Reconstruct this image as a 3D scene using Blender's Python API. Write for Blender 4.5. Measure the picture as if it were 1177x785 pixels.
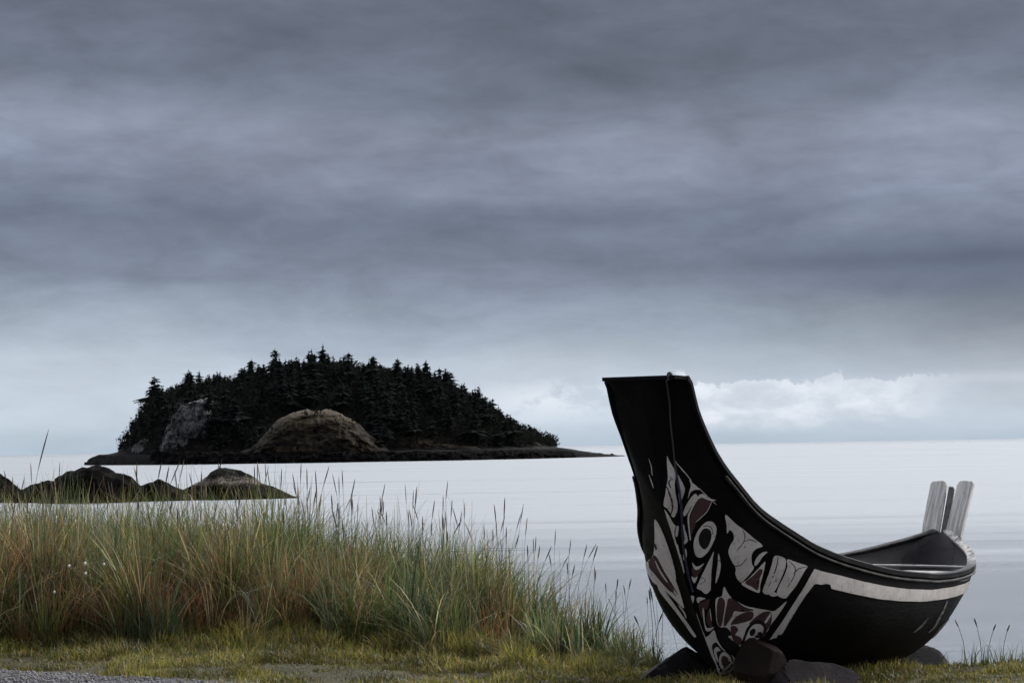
import bpy, bmesh, math, random
import numpy as np
from mathutils import Matrix, Vector, geometry

for o in list(bpy.data.objects):
    bpy.data.objects.remove(o)
scene = bpy.context.scene
COL = scene.collection
rng = np.random.default_rng(7)
random.seed(7)
R = math.radians

# ------------------------------------------------------------------ camera
EYE = 1.6
SEA = -3.4
PITCH, ROLL = R(3.0242), R(0.93957)
FW = np.array([0, math.cos(PITCH), math.sin(PITCH)])
R0 = np.array([1., 0, 0]); U0 = np.cross(R0, FW)
RT = math.cos(ROLL) * R0 - math.sin(ROLL) * U0
UP = math.cos(ROLL) * U0 + math.sin(ROLL) * R0
cam = bpy.data.cameras.new('camera')
cam.sensor_width = 36.0
cam.lens = 2290.0 / 1177.0 * 36.0
cam.clip_start = 0.1
cam.clip_end = 90000
camo = bpy.data.objects.new('camera', cam)
COL.objects.link(camo)
camo.matrix_world = Matrix(((RT[0], UP[0], -FW[0], 0), (RT[1], UP[1], -FW[1], 0), (RT[2], UP[2], -FW[2], EYE), (0, 0, 0, 1)))
scene.camera = camo

# ------------------------------------------------------------------ exposure
scene.view_settings.view_transform = 'Standard'
scene.view_settings.look = 'None'
scene.view_settings.exposure = 1.0
scene.view_settings.gamma = 1.0
scene.view_settings.use_curve_mapping = False
scene.cycles.use_denoising = True
scene.cycles.max_bounces = 6
scene.cycles.sample_clamp_indirect = 4.0

# ------------------------------------------------------------------ node helper
class NT:
    def __init__(self, tree):
        self.t = tree; self.n = tree.nodes; self.l = tree.links
    def node(self, typ, **kw):
        n = self.n.new(typ)
        for k, v in kw.items(): setattr(n, k, v)
        return n
    def put(self, sock, v):
        if v is None: return
        if isinstance(v, bpy.types.NodeSocket): self.l.new(v, sock)
        elif isinstance(v, (tuple, list)) and len(v) == 3 and sock.type == 'RGBA': sock.default_value = (*v, 1)
        else: sock.default_value = v
    def m(self, op, a, b=None, c=None, clamp=False):
        n = self.node('ShaderNodeMath', operation=op, use_clamp=clamp)
        for i, v in enumerate((a, b, c)): self.put(n.inputs[i], v)
        return n.outputs[0]
    def vm(self, op, a, b=None):
        n = self.node('ShaderNodeVectorMath', operation=op)
        self.put(n.inputs[0], a)
        if b is not None: self.put(n.inputs[1], b)
        return n.outputs[0]
    def mix(self, f, a, b, blend='MIX'):
        n = self.node('ShaderNodeMix', data_type='RGBA', blend_type=blend)
        self.put(n.inputs[0], f); self.put(n.inputs[6], a); self.put(n.inputs[7], b)
        return n.outputs[2]
    def ramp(self, f, stops, interp='LINEAR'):
        n = self.node('ShaderNodeValToRGB'); cr = n.color_ramp; cr.interpolation = interp
        while len(cr.elements) < len(stops): cr.elements.new(0.5)
        for e, (p, c) in zip(cr.elements, stops):
            e.position = p
            e.color = (*c, 1) if isinstance(c, (tuple, list)) else (c, c, c, 1)
        self.put(n.inputs[0], f)
        return n.outputs[0]
    def noise(self, vec, scale, detail=4, rough=.55, dist=0.0):
        n = self.node('ShaderNodeTexNoise')
        self.put(n.inputs['Vector'], vec); n.inputs['Scale'].default_value = scale
        n.inputs['Detail'].default_value = detail; n.inputs['Roughness'].default_value = rough
        n.inputs['Distortion'].default_value = dist
        return n.outputs['Fac']
    def xyz(self, x, y, z=0.0):
        n = self.node('ShaderNodeCombineXYZ')
        for i, v in enumerate((x, y, z)): self.put(n.inputs[i], v)
        return n.outputs[0]
    def sep(self, v):
        n = self.node('ShaderNodeSeparateXYZ'); self.put(n.inputs[0], v)
        return n.outputs
    def gauss(self, x, c, s):
        d = self.m('DIVIDE', self.m('SUBTRACT', x, c), s)
        return self.m('EXPONENT', self.m('MULTIPLY', self.m('MULTIPLY', d, d), -1.0))
    def smooth(self, x, a, b):
        n = self.node('ShaderNodeMapRange', interpolation_type='SMOOTHSTEP')
        self.put(n.inputs[0], x); n.inputs[1].default_value = a; n.inputs[2].default_value = b
        return n.outputs[0]

# ------------------------------------------------------------------ overcast sky
SUN_EL, SUN_AZ = R(40), R(66)          # azimuth from +Y towards +X
BG = 0.1
world = bpy.data.worlds.new('World'); scene.world = world
world.use_nodes = True
world.node_tree.nodes.clear()
w = NT(world.node_tree)
out = w.node('ShaderNodeOutputWorld'); bg = w.node('ShaderNodeBackground')
bg.inputs[1].default_value = BG
sky = w.node('ShaderNodeTexSky', sky_type='NISHITA')
sky.sun_disc = False; sky.sun_elevation = SUN_EL; sky.sun_rotation = SUN_AZ
sky.air_density = 1.0; sky.dust_density = 2.0
tc = w.node('ShaderNodeTexCoord')
dx, dy, dz = w.sep(tc.outputs['Generated'])
az = w.m('MULTIPLY', w.m('ARCTAN2', dx, dy), 57.2958)
el = w.m('MULTIPLY', w.m('ARCSINE', dz), 57.2958)
# streaky stratus: the noise is stretched along the horizon
v1 = w.xyz(w.m('MULTIPLY', az, .085), w.m('MULTIPLY', el, .42), 3.1)
n1 = w.noise(v1, 1.0, 3, .5, .6)
v2 = w.xyz(w.m('MULTIPLY', az, .30), w.m('MULTIPLY', el, 1.1), 7.7)
n2 = w.noise(v2, 1.0, 6, .6, .5)
elw = w.m('ADD', el, w.m('ADD', w.m('MULTIPLY', w.m('SUBTRACT', n1, .5), 3.2), w.m('MULTIPLY', w.m('SUBTRACT', n2, .5), .9)))
elw = w.m('ADD', elw, w.m('MULTIPLY', az, .03))
E1 = 60.0
stops = [(0, (.60, .66, .71)), (1.2, (.60, .645, .69)), (2.4, (.52, .56, .61)), (3.4, (.36, .40, .46)), (4.6, (.225, .25, .31)), (6.2, (.165, .185, .24)),
         (7.6, (.205, .22, .275)), (8.8, (.23, .245, .295)), (10.4, (.165, .18, .22)), (12.2, (.135, .145, .18)), (14.5, (.13, .14, .17)),
         (17.5, (.30, .31, .34)), (24, (.60, .61, .64)), (40, (.70, .71, .74)), (60, (.5, .52, .57))]
base = w.ramp(w.m('DIVIDE', elw, E1), [(p / E1, c) for p, c in stops])
# regional differences of the cloud sheet
n3 = w.noise(w.xyz(w.m('MULTIPLY', az, .55), w.m('MULTIPLY', el, 1.25), 11.0), 1.0, 9, .64, .3)
n4 = w.noise(w.xyz(w.m('MULTIPLY', w.m('ADD', az, w.m('MULTIPLY', el, .9)), .22), w.m('MULTIPLY', w.m('SUBTRACT', el, w.m('MULTIPLY', az, .10)), .62), 21.0), 1.0, 7, .58, .35)
tex = w.m('ADD', w.m('MULTIPLY', w.m('SUBTRACT', n3, .5), .42), w.m('MULTIPLY', w.m('SUBTRACT', n4, .5), .85))
tex = w.m('MULTIPLY', tex, w.m('ADD', .30, w.m('MULTIPLY', w.smooth(el, 1.5, 5.0), .70)))
lum = w.m('ADD', .62, w.m('MULTIPLY', w.m('ADD', w.m('MULTIPLY', n1, .6), w.m('MULTIPLY', n2, .4)), .76))
lum = w.m('MULTIPLY', lum, w.m('ADD', 1.0, tex))
def add_blob(lum, a, sa, e, se, k):
    return w.m('MULTIPLY', lum, w.m('ADD', 1.0, w.m('MULTIPLY', w.m('MULTIPLY', w.gauss(az, a, sa), w.gauss(el, e, se)), k)))
lum = add_blob(lum, -14.5, 5.0, 9.0, 1.0, .38)
lum = add_blob(lum, 1.5, 6.0, 8.0, .8, .22)
lum = add_blob(lum, 13.0, 3.2, 8.3, 1.6, .40)
lum = add_blob(lum, 3.0, 6.0, 10.6, 1.3, -.22)
lum = add_blob(lum, 13.0, 6.5, 5.1, .30, -.42)
lum = add_blob(lum, 14.0, 6.0, 3.6, 1.6, -.34)
lum = add_blob(lum, -4.0, 6.0, 6.6, 1.0, -.12)
cloudcol = w.mix(1.0, base, w.xyz(lum, lum, lum), 'MULTIPLY')
cloudcol = w.mix(w.m('MULTIPLY', w.m('MULTIPLY', w.gauss(az, 13, 6), w.gauss(el, 4.9, .9)), .5), cloudcol, (.115, .14, .215))
# distant cumulus bank low on the right, a fainter one left of it
vb = w.xyz(w.m('MULTIPLY', az, .62), w.m('MULTIPLY', el, 1.25), 1.3)
nb = w.noise(vb, 1.0, 8, .62, .2)
vt = w.xyz(az, 2.2, 5.0)
nt_ = w.noise(vt, .75, 5, .6)
top = w.m('ADD', 1.25, w.m('MULTIPLY', nt_, 1.15))
edge = w.m('SUBTRACT', top, w.m('ADD', el, w.m('MULTIPLY', w.m('SUBTRACT', nb, .5), .9)))
np_ = w.noise(w.xyz(az, w.m('MULTIPLY', el, 1.3), 9.0), 2.6, 6, .6)
edge = w.m('SUBTRACT', edge, w.m('MULTIPLY', w.m('SUBTRACT', np_, .5), .42))
mtop = w.smooth(edge, -.01, .09)
mbot = w.smooth(w.m('ADD', el, w.m('MULTIPLY', w.m('SUBTRACT', nb, .5), .8)), .25, .95)
maz = w.m('MULTIPLY', w.smooth(az, 2.6, 5.0), w.m('SUBTRACT', 1.0, w.smooth(w.m('ADD', az, w.m('MULTIPLY', w.m('SUBTRACT', nb, .5), 4.0)), 10.9, 12.8)))
mcum = w.m('MULTIPLY', w.m('MULTIPLY', mtop, mbot), maz)
ccol = w.mix(w.smooth(nb, .3, .75), (.62, .65, .69), (.92, .925, .94))
cloudcol = w.mix(w.m('MULTIPLY', mcum, .92), cloudcol, ccol)
mfaint = w.m('MULTIPLY', w.m('MULTIPLY', w.gauss(az, 1.1, 2.2), w.gauss(el, 1.3, .5)), w.smooth(w.m('ADD', nb, w.m('MULTIPLY', w.m('SUBTRACT', np_, .5), .4)), .36, .56))
cloudcol = w.mix(w.m('MULTIPLY', mfaint, .95), cloudcol, (.80, .82, .84))
mstr = w.m('MULTIPLY', w.m('MULTIPLY', w.smooth(az, 9.0, 12.5), w.gauss(el, 1.72, .16)), .5)
cloudcol = w.mix(mstr, cloudcol, (.62, .64, .68))
# the sea's far rim fades
hz = w.m('MULTIPLY', w.gauss(el, 0.0, .5), .45)
cloudcol = w.mix(hz, cloudcol, (.36, .43, .50))
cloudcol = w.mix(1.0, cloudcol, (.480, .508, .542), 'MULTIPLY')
# brightness added to the unseen sky above the frame to light sea and land
sky_boost = w.m('MULTIPLY', w.m('MULTIPLY', w.gauss(az, 18.0, 62.0), w.gauss(el, 33.0, 13.0)), w.smooth(el, 14.0, 22.0))
cloudcol = w.mix(1.0, cloudcol, w.mix(1.0, w.xyz(sky_boost, sky_boost, sky_boost), (5.2, 5.25, 5.5), 'MULTIPLY'), 'ADD')
# the side of the sky away from the hidden sun is a plain, dimmer grey
back = w.smooth(dy, .35, -.45)
cloudcol = w.mix(back, cloudcol, (.27, .285, .32))
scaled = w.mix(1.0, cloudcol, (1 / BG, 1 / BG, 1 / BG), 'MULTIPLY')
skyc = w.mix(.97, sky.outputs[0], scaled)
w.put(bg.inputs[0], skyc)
w.l.new(bg.outputs[0], out.inputs[0])

sun = bpy.data.lights.new('sun', 'SUN')
sun.energy = 1.5; sun.angle = R(25); sun.color = (1.0, .97, .92)
suno = bpy.data.objects.new('sun', sun); COL.objects.link(suno)
sd = Vector((math.sin(SUN_AZ) * math.cos(SUN_EL), math.cos(SUN_AZ) * math.cos(SUN_EL), math.sin(SUN_EL)))
suno.rotation_euler = sd.to_track_quat('Z', 'Y').to_euler()
suno.location = (0, 0, 30)

# ------------------------------------------------------------------ helpers
def ray_at(px, py, dist):
    """a point seen in that direction at that distance ahead (used for laying the place out)"""
    d = FW + RT * ((px - 588.5) / 2290.0) - UP * ((py - 392.5) / 2290.0)
    return np.array([0, 0, EYE]) + d / d[1] * dist

def tag(o, label=None, cat=None, group=None, kind=None):
    if label: o['label'] = label
    if cat: o['category'] = cat
    if group: o['group'] = group
    if kind: o['kind'] = kind
    return o

def empty(name, loc=(0, 0, 0), rz=0.0):
    o = bpy.data.objects.new(name, None); COL.objects.link(o)
    o.location = loc; o.rotation_euler = (0, 0, rz); o.empty_display_size = .2
    return o

def link(name, me, parent=None):
    o = bpy.data.objects.new(name, me); COL.objects.link(o)
    if parent is not None: o.parent = parent
    return o

def mesh(name, verts, faces, mats, midx=None, smooth=False, colors=None):
    """faces: list of tuples, or an (n,k) int array"""
    me = bpy.data.meshes.new(name)
    verts = np.asarray(verts, np.float32)
    if isinstance(faces, np.ndarray):
        n, k = faces.shape
        me.vertices.add(len(verts)); me.vertices.foreach_set('co', verts.ravel())
        me.loops.add(n * k); me.loops.foreach_set('vertex_index', faces.astype(np.int32).ravel())
        me.polygons.add(n)
        me.polygons.foreach_set('loop_start', np.arange(0, n * k, k, dtype=np.int32))
        me.polygons.foreach_set('loop_total', np.full(n, k, np.int32))
        me.update(calc_edges=True)
    else:
        me.from_pydata([tuple(v) for v in verts.tolist()], [], faces)
    for m in (mats if isinstance(mats, (list, tuple)) else [mats]): me.materials.append(m)
    if midx is not None: me.polygons.foreach_set('material_index', np.asarray(midx, np.int32))
    if smooth: me.polygons.foreach_set('use_smooth', np.ones(len(me.polygons), bool))
    if colors is not None:
        a = me.color_attributes.new('tint', 'FLOAT_COLOR', 'POINT')
        c = np.ones((len(verts), 4), np.float32); c[:, :3] = colors
        a.data.foreach_set('color', c.ravel())
    me.validate()
    return me

def grid_faces(nu, nv, close_v=False):
    i = np.arange(nu - 1)[:, None]; j = np.arange(nv if close_v else nv - 1)[None, :]
    j2 = (j + 1) % nv
    return np.stack([i * nv + j, (i + 1) * nv + j, (i + 1) * nv + j2, i * nv + j2], -1).reshape(-1, 4)

def vnoise(x, y, seed=0):
    """smooth 2-d value noise in 0..1"""
    x = np.asarray(x, float); y = np.asarray(y, float)
    xi = np.floor(x).astype(np.int64); yi = np.floor(y).astype(np.int64)
    xf = x - xi; yf = y - yi
    xf = xf * xf * (3 - 2 * xf); yf = yf * yf * (3 - 2 * yf)
    def h(a, b):
        n = (a * 374761393 + b * 668265263 + seed * 974711) & 0x7fffffff
        n = ((n ^ (n >> 13)) * 1274126177) & 0x7fffffff
        return ((n ^ (n >> 16)) & 0xffff) / 65535.0
    return (h(xi, yi) * (1 - xf) + h(xi + 1, yi) * xf) * (1 - yf) + (h(xi, yi + 1) * (1 - xf) + h(xi + 1, yi + 1) * xf) * yf

def fbm(x, y, seed=0, oct=4):
    s = 0; a = .5; t = 0
    for k in range(oct):
        s = s + a * vnoise(np.asarray(x) * 2 ** k, np.asarray(y) * 2 ** k, seed + k * 17); t += a; a *= .5
    return s / t

def tube(path, radii, sides=6):
    p = np.asarray(path, float); n = len(p)
    r = np.full(n, radii) if np.isscalar(radii) else np.asarray(radii, float)
    T = np.gradient(p, axis=0); T /= np.linalg.norm(T, axis=1)[:, None] + 1e-9
    ref = np.array([0, 0, 1.]) if abs(T[0][2]) < .9 else np.array([1., 0, 0])
    V = []
    a = np.linspace(0, 2 * np.pi, sides, endpoint=False)
    for k in range(n):
        u = np.cross(T[k], ref); u /= np.linalg.norm(u) + 1e-9; v = np.cross(T[k], u); ref = np.cross(u, T[k])
        V.append(p[k] + r[k] * (np.cos(a)[:, None] * u + np.sin(a)[:, None] * v))
    V = np.vstack(V)
    F = [tuple(f) for f in grid_faces(n, sides, True).tolist()]
    F.append(tuple(range(sides))[::-1]); F.append(tuple(range((n - 1) * sides, n * sides)))
    return V, F

# ------------------------------------------------------------------ materials
MATS = {}
def mat(name):
    m = bpy.data.materials.new(name); m.use_nodes = True
    t = NT(m.node_tree); b = t.n['Principled BSDF']
    MATS[name] = m
    return m, t, b

def simple(name, c0, c1, scale, rough=.8, bump=.3, spec=.3, detail=6, coord='Object', bscale=None, lo=.35, hi=.65):
    m, t, b = mat(name)
    co = t.node('ShaderNodeTexCoord').outputs[coord]
    n = t.noise(co, scale, detail, .6)
    t.put(b.inputs['Base Color'], t.mix(t.smooth(n, lo, hi), c0, c1))
    b.inputs['Roughness'].default_value = rough
    b.inputs['Specular IOR Level'].default_value = spec
    if bump:
        bn = t.node('ShaderNodeBump'); bn.inputs['Strength'].default_value = bump
        bn.inputs['Distance'].default_value = .02 if bscale is None else bscale
        t.put(bn.inputs['Height'], t.noise(co, scale * 2.3, 8, .65))
        t.put(b.inputs['Normal'], bn.outputs[0])
    return m

def blade_mat(name, transl=.45, rough=.45, spec=.35):
    m, t, b = mat(name)
    at = t.node('ShaderNodeAttribute', attribute_name='tint')
    b.inputs['Roughness'].default_value = rough
    b.inputs['Specular IOR Level'].default_value = spec
    t.put(b.inputs['Base Color'], at.outputs['Color'])
    tr = t.node('ShaderNodeBsdfTranslucent'); t.put(tr.inputs[0], at.outputs['Color'])
    mx = t.node('ShaderNodeMixShader'); mx.inputs[0].default_value = transl
    t.l.new(b.outputs[0], mx.inputs[1]); t.l.new(tr.outputs[0], mx.inputs[2])
    t.l.new(mx.outputs[0], t.n['Material Output'].inputs[0])
    return m
M_GRASS = blade_mat('grass_blades')

# ------------------------------------------------------------------ terrain
XF = [-6, -3, -1.45, -.67, .08, .78, 1.2, 2.0]
def y_front(x): return np.interp(x, XF, [17.1, 17.0, 16.7, 16.4, 15.95, 15.6, 15.4, 15.2])   # where the tall grass begins
def y_brow(x): return np.interp(x, XF, [20.6, 20.4, 19.8, 18.9, 17.7, 16.4, 15.6, 15.3])      # where the bank falls to the shore
def h_grass(x): return np.interp(x, [-6, -1.45, -.67, .08, .55, .78, 1.2], [1.36, 1.30, 1.22, 1.0, .72, .54, .28])
def y_road(x): return 13.62 - (np.asarray(x) + 1.5) * .52                                     # far edge of the gravel
def ground_h(x, y):
    x = np.asarray(x, float); y = np.asarray(y, float)
    yb = y_brow(x)
    pre = -.055 * np.clip(np.minimum(y, yb) - 13, 0, None) * np.interp(x, [-2.5, 1], [.1, 1])
    d = np.clip(y - yb, 0, None)
    drop = .14 * np.minimum(d, 3.2) + .42 * np.clip(d - 3.2, 0, None)
    z = pre - drop
    z = np.maximum(z, -4.6)
    near = np.exp(-((y - 16) / 14) ** 2)
    z = z + (fbm(x * 1.7, y * 1.7, 3) - .5) * .07 * near + (fbm(x * .23, y * .23, 9) - .5) * np.interp(np.abs(y - 16), [4, 30], [.02, .5])
    return z

def axis(lo, flo, fhi, hi, nf, nc):
    a = flo - (flo - lo) * np.linspace(1, 0, nc, endpoint=False) ** 2
    b = fhi + (hi - fhi) * np.linspace(0, 1, nc + 1)[1:] ** 2
    return np.r_[a, np.linspace(flo, fhi, nf), b]
xs = axis(-160, -6.5, 7, 160, 170, 26)
ys = axis(-60, 11.5, 24, 75, 150, 22)
X, Y = np.meshgrid(xs, ys, indexing='ij')
Zg = ground_h(X, Y)
m, t, b = mat('turf_soil')
geo = t.node('ShaderNodeNewGeometry').outputs['Position']
px_, py_, pz_ = t.sep(geo)
n = t.noise(geo, 3.2, 6, .6); n2 = t.noise(geo, 22, 5, .65)
turf = t.mix(t.smooth(n, .35, .68), (.026, .026, .009), (.052, .040, .017))
turf = t.mix(t.smooth(n2, .45, .75), turf, (.018, .015, .009))
beach = t.mix(t.noise(geo, 4, 6, .7), (.05, .048, .045), (.16, .155, .15))
t.put(b.inputs['Base Color'], t.mix(t.smooth(pz_, -.9, -1.5), turf, beach))
b.inputs['Roughness'].default_value = .95; b.inputs['Specular IOR Level'].default_value = .15
bn = t.node('ShaderNodeBump'); bn.inputs['Strength'].default_value = .8; bn.inputs['Distance'].default_value = .04
t.put(bn.inputs['Height'], n2); t.put(b.inputs['Normal'], bn.outputs[0])
g = link('ground', mesh('ground', np.stack([X, Y, Zg], -1).reshape(-1, 3), grid_faces(len(xs), len(ys)), MATS['turf_soil'], smooth=True))
tag(g, 'low turf bank falling to the sea beyond the grass', 'ground', kind='structure')

# gravel road along the near side
nx, ny = 200, 40
u = np.linspace(-30, 9.5, nx); v = np.linspace(0, 1, ny)
Xr = np.repeat(u[:, None], ny, 1)
edge = y_road(u) + (fbm(u * 1.8, u * 0, 21) - .5) * .35
Yr = edge[:, None] - (1 - v[None, :]) * 7.5
Zr = ground_h(Xr, Yr) + .006 + .012 * (1 - v[None, :] ** 6)
m, t, b = mat('gravel')
geo = t.node('ShaderNodeNewGeometry').outputs['Position']
vo = t.node('ShaderNodeTexVoronoi'); t.put(vo.inputs['Vector'], geo); vo.inputs['Scale'].default_value = 55
gc = t.mix(t.sep(vo.outputs['Color'])[0], (.022, .021, .022), (.10, .095, .098))
t.put(b.inputs['Base Color'], t.mix(t.smooth(t.noise(geo, 1.7, 5), .45, .7), gc, (.10, .092, .082)))
b.inputs['Roughness'].default_value = .9
bn = t.node('ShaderNodeBump'); bn.inputs['Strength'].default_value = .9; bn.inputs['Distance'].default_value = .015
t.put(bn.inputs['Height'], t.m('SUBTRACT', 1.0, vo.outputs['Distance'])); t.put(b.inputs['Normal'], bn.outputs[0])
g = link('gravel_road', mesh('gravel_road', np.stack([Xr, Yr, Zr], -1).reshape(-1, 3), grid_faces(nx, ny), MATS['gravel'], smooth=True))
tag(g, 'grey gravel road edge along the near side of the grass', 'road', kind='structure')

# ------------------------------------------------------------------ sea
m, t, b = mat('sea_water')
geo = t.node('ShaderNodeNewGeometry').outputs['Position']
sx, sy, sz = t.sep(geo)
# calm near the shore, wind-ruffled farther out, with long slicks lying across the view
ls = t.m('LOGARITHM', t.m('MAXIMUM', sy, 5.0), 2.0)
slick = t.noise(t.xyz(t.m('MULTIPLY', sx, .006), t.m('MULTIPLY', ls, 9.0), 2.0), 1.0, 5, .6, .4)
slick2 = t.noise(t.xyz(t.m('MULTIPLY', sx, .004), t.m('MULTIPLY', ls, 24.0), 8.0), 1.0, 5, .55, .9)
wind = t.smooth(t.m('ADD', sy, t.m('MULTIPLY', t.m('SUBTRACT', slick, .5), 130)), 62, 165)
rough = t.m('ADD', .25, t.m('MULTIPLY', wind, .17))
lines = t.smooth(slick2, .58, .76)
far = t.smooth(sy, 900, 6000)
rough = t.m('SUBTRACT', rough, t.m('MULTIPLY', lines, t.m('MULTIPLY', wind, .24)))
rough = t.m('SUBTRACT', rough, t.m('MULTIPLY', far, .10))
t.put(b.inputs['Roughness'], t.m('MAXIMUM', rough, .05))
b.inputs['Base Color'].default_value = (.03, .045, .055, 1)
b.inputs['IOR'].default_value = 1.333
rip = t.noise(t.xyz(t.m('MULTIPLY', sx, .55), t.m('MULTIPLY', sy, 1.6), 0.0), 1.0, 5, .6)
rip2 = t.noise(t.xyz(t.m('MULTIPLY', sx, .05), t.m('MULTIPLY', sy, .16), 4.0), 1.0, 4, .6)
bn = t.node('ShaderNodeBump'); bn.inputs['Strength'].default_value = .42; bn.inputs['Distance'].default_value = .25
t.put(bn.inputs['Height'], t.m('ADD', t.m('MULTIPLY', rip, .35), rip2))
t.put(b.inputs['Normal'], bn.outputs[0])
S = 45000.0
sea = link('sea', mesh('sea', [(-S, 14, SEA), (S, 14, SEA), (S, S, SEA), (-S, S, SEA)], [(0, 1, 2, 3)], MATS['sea_water']))
tag(sea, 'pale calm sea stretching to the horizon', 'sea', kind='structure')

# ------------------------------------------------------------------ rocks in the shallows
def rock_mesh(name, dims, seed, mats, sub=4, amp=.25, flat=.0, sharp=0.0, mod=None):
    bm = bmesh.new(); bmesh.ops.create_icosphere(bm, subdivisions=sub, radius=1)
    P = np.array([v.co for v in bm.verts])
    d = np.zeros(len(P))
    for k, (fr, a) in enumerate(((1.3, 1.0), (2.7, .5), (5.5, .26), (11, .12))):
        d += a * ((vnoise(P[:, 0] * fr + P[:, 2] * fr * .7 + 31, P[:, 1] * fr - P[:, 2] * fr * .6 + 17, seed + k) - .5))
    P = P * (1 + amp * d)[:, None]
    if sharp:                                                    # broken planes
        r2 = np.random.default_rng(seed)
        for _ in range(9):
            nrm = r2.normal(size=3); nrm /= np.linalg.norm(nrm)
            q = P @ nrm; lim = r2.uniform(.58, .85)
            P = P - np.clip(q - lim, 0, None)[:, None] * nrm * sharp
    P = P * np.array(dims)
    if mod is not None: P = mod(P)
    for v, p in zip(bm.verts, P): v.co = p
    for f in bm.faces: f.smooth = True
    me = bpy.data.meshes.new(name); bm.to_mesh(me); bm.free()
    for mm in (mats if isinstance(mats, list) else [mats]): me.materials.append(mm)
    return me

def shore_rock_mat(name, pale):
    m, t, b = mat(name)
    co = t.node('ShaderNodeTexCoord').outputs['Object']
    x, y, z = t.sep(co)
    n = t.noise(co, .9, 7, .65); n2 = t.noise(co, 4.5, 6, .7)
    c = t.mix(t.smooth(n, .35, .65), (.0025, .0022, .0022), (.0075, .0066, .006))
    weed = t.mix(n2, (.006, .0042, .002), (.020, .0135, .005))      # rockweed on the lower part
    zz = t.m('ADD', z, t.m('MULTIPLY', t.m('SUBTRACT', n, .5), 1.5))
    c = t.mix(t.m('MULTIPLY', t.smooth(zz, 1.6, .7), t.smooth(n2, .35, .6)), c, weed)
    band = t.m('MULTIPLY', t.gauss(zz, 1.85, .3), t.smooth(n2, .38, .58))
    c = t.mix(t.m('MULTIPLY', band, pale), c, (.22, .195, .165))
    moss = t.m('MULTIPLY', t.smooth(zz, 2.6, 3.1), pale)
    c = t.mix(t.m('MULTIPLY', moss, .5), c, (.012, .016, .009))
    t.put(b.inputs['Base Color'], c); b.inputs['Roughness'].default_value = .9; b.inputs['Specular IOR Level'].default_value = .02
    bn = t.node('ShaderNodeBump'); bn.inputs['Strength'].default_value = .8; bn.inputs['Distance'].default_value = .25
    t.put(bn.inputs['Height'], t.m('ADD', n2, t.noise(co, 14, 5, .7))); t.put(b.inputs['Normal'], bn.outputs[0])
    return m
SR = shore_rock_mat('wet_shore_rock', 0.0); SRP = shore_rock_mat('banded_shore_rock', 1.0)
def shore_rock(px0, px1, ptop, pbase, dist, label, seed, matr, peak=.5, pw=1.3, depth=None):
    a = ray_at(px0, pbase, dist); c = ray_at(px1, pbase, dist); tp = ray_at((px0 + px1) / 2, ptop, dist)
    w2 = (c[0] - a[0]) / 2; h = tp[2] - SEA
    def mod(P):
        xn = np.clip(P[:, 0] / w2, -1, 1)
        # a peaked profile: the crest slides sideways and thins out to both ends
        pk = peak * 2 - 1
        dd = np.where(xn < pk, (xn + 1) / (pk + 1 + 1e-6), (1 - xn) / (1 - pk + 1e-6))
        prof = np.clip(dd, 0.02, 1) ** (1 / pw)
        P = P.copy(); z = P[:, 2]
        P[:, 2] = np.where(z > 0, z / np.sqrt(np.clip(1 - xn ** 2, .05, 1)) * prof, z * .5)
        e_ = fbm(P[:, 0] * .55 + seed, P[:, 1] * .5, seed, 5) - .5
        e2_ = np.abs(fbm(P[:, 0] * .3 + seed * 3, P[:, 1] * .35 + 9, seed + 4, 3) - .5)
        P[:, 2] += np.where(P[:, 2] > 0, (e_ * .42 - e2_ * .3) * h * np.clip(prof * 1.6, 0, 1), 0)
        return P
    me = rock_mesh('shore_rock', (w2, depth or w2 * .7, h), seed, matr, 5, .34, mod=mod)
    o = link('shore_rock', me); o.location = ((a[0] + c[0]) / 2, dist, SEA)
    return tag(o, label, 'rock', 'rocks in the shallows')
shore_rock(-48, 30, 543, 578, 214, 'dark rounded rock in the sea cut by the left edge of the photo', 11, SR, .6)
shore_rock(8, 96, 549, 578, 211, 'low flat dark rock beside the big humped shore rock', 12, SR, .5, 2.4)
shore_rock(48, 174, 533, 579, 207, 'broad humped dark rock, tallest on the left of the shore rocks', 13, SR, .48, 1.9)
shore_rock(140, 226, 551, 577, 209, 'small brown weed-covered rock between the two larger shore rocks', 14, SR, .5, 1.3)
shore_rock(192, 338, 538, 574.5, 212, 'peaked shore rock with a pale barnacle band and long right slope', 15, SRP, .42, 1.12)

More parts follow.
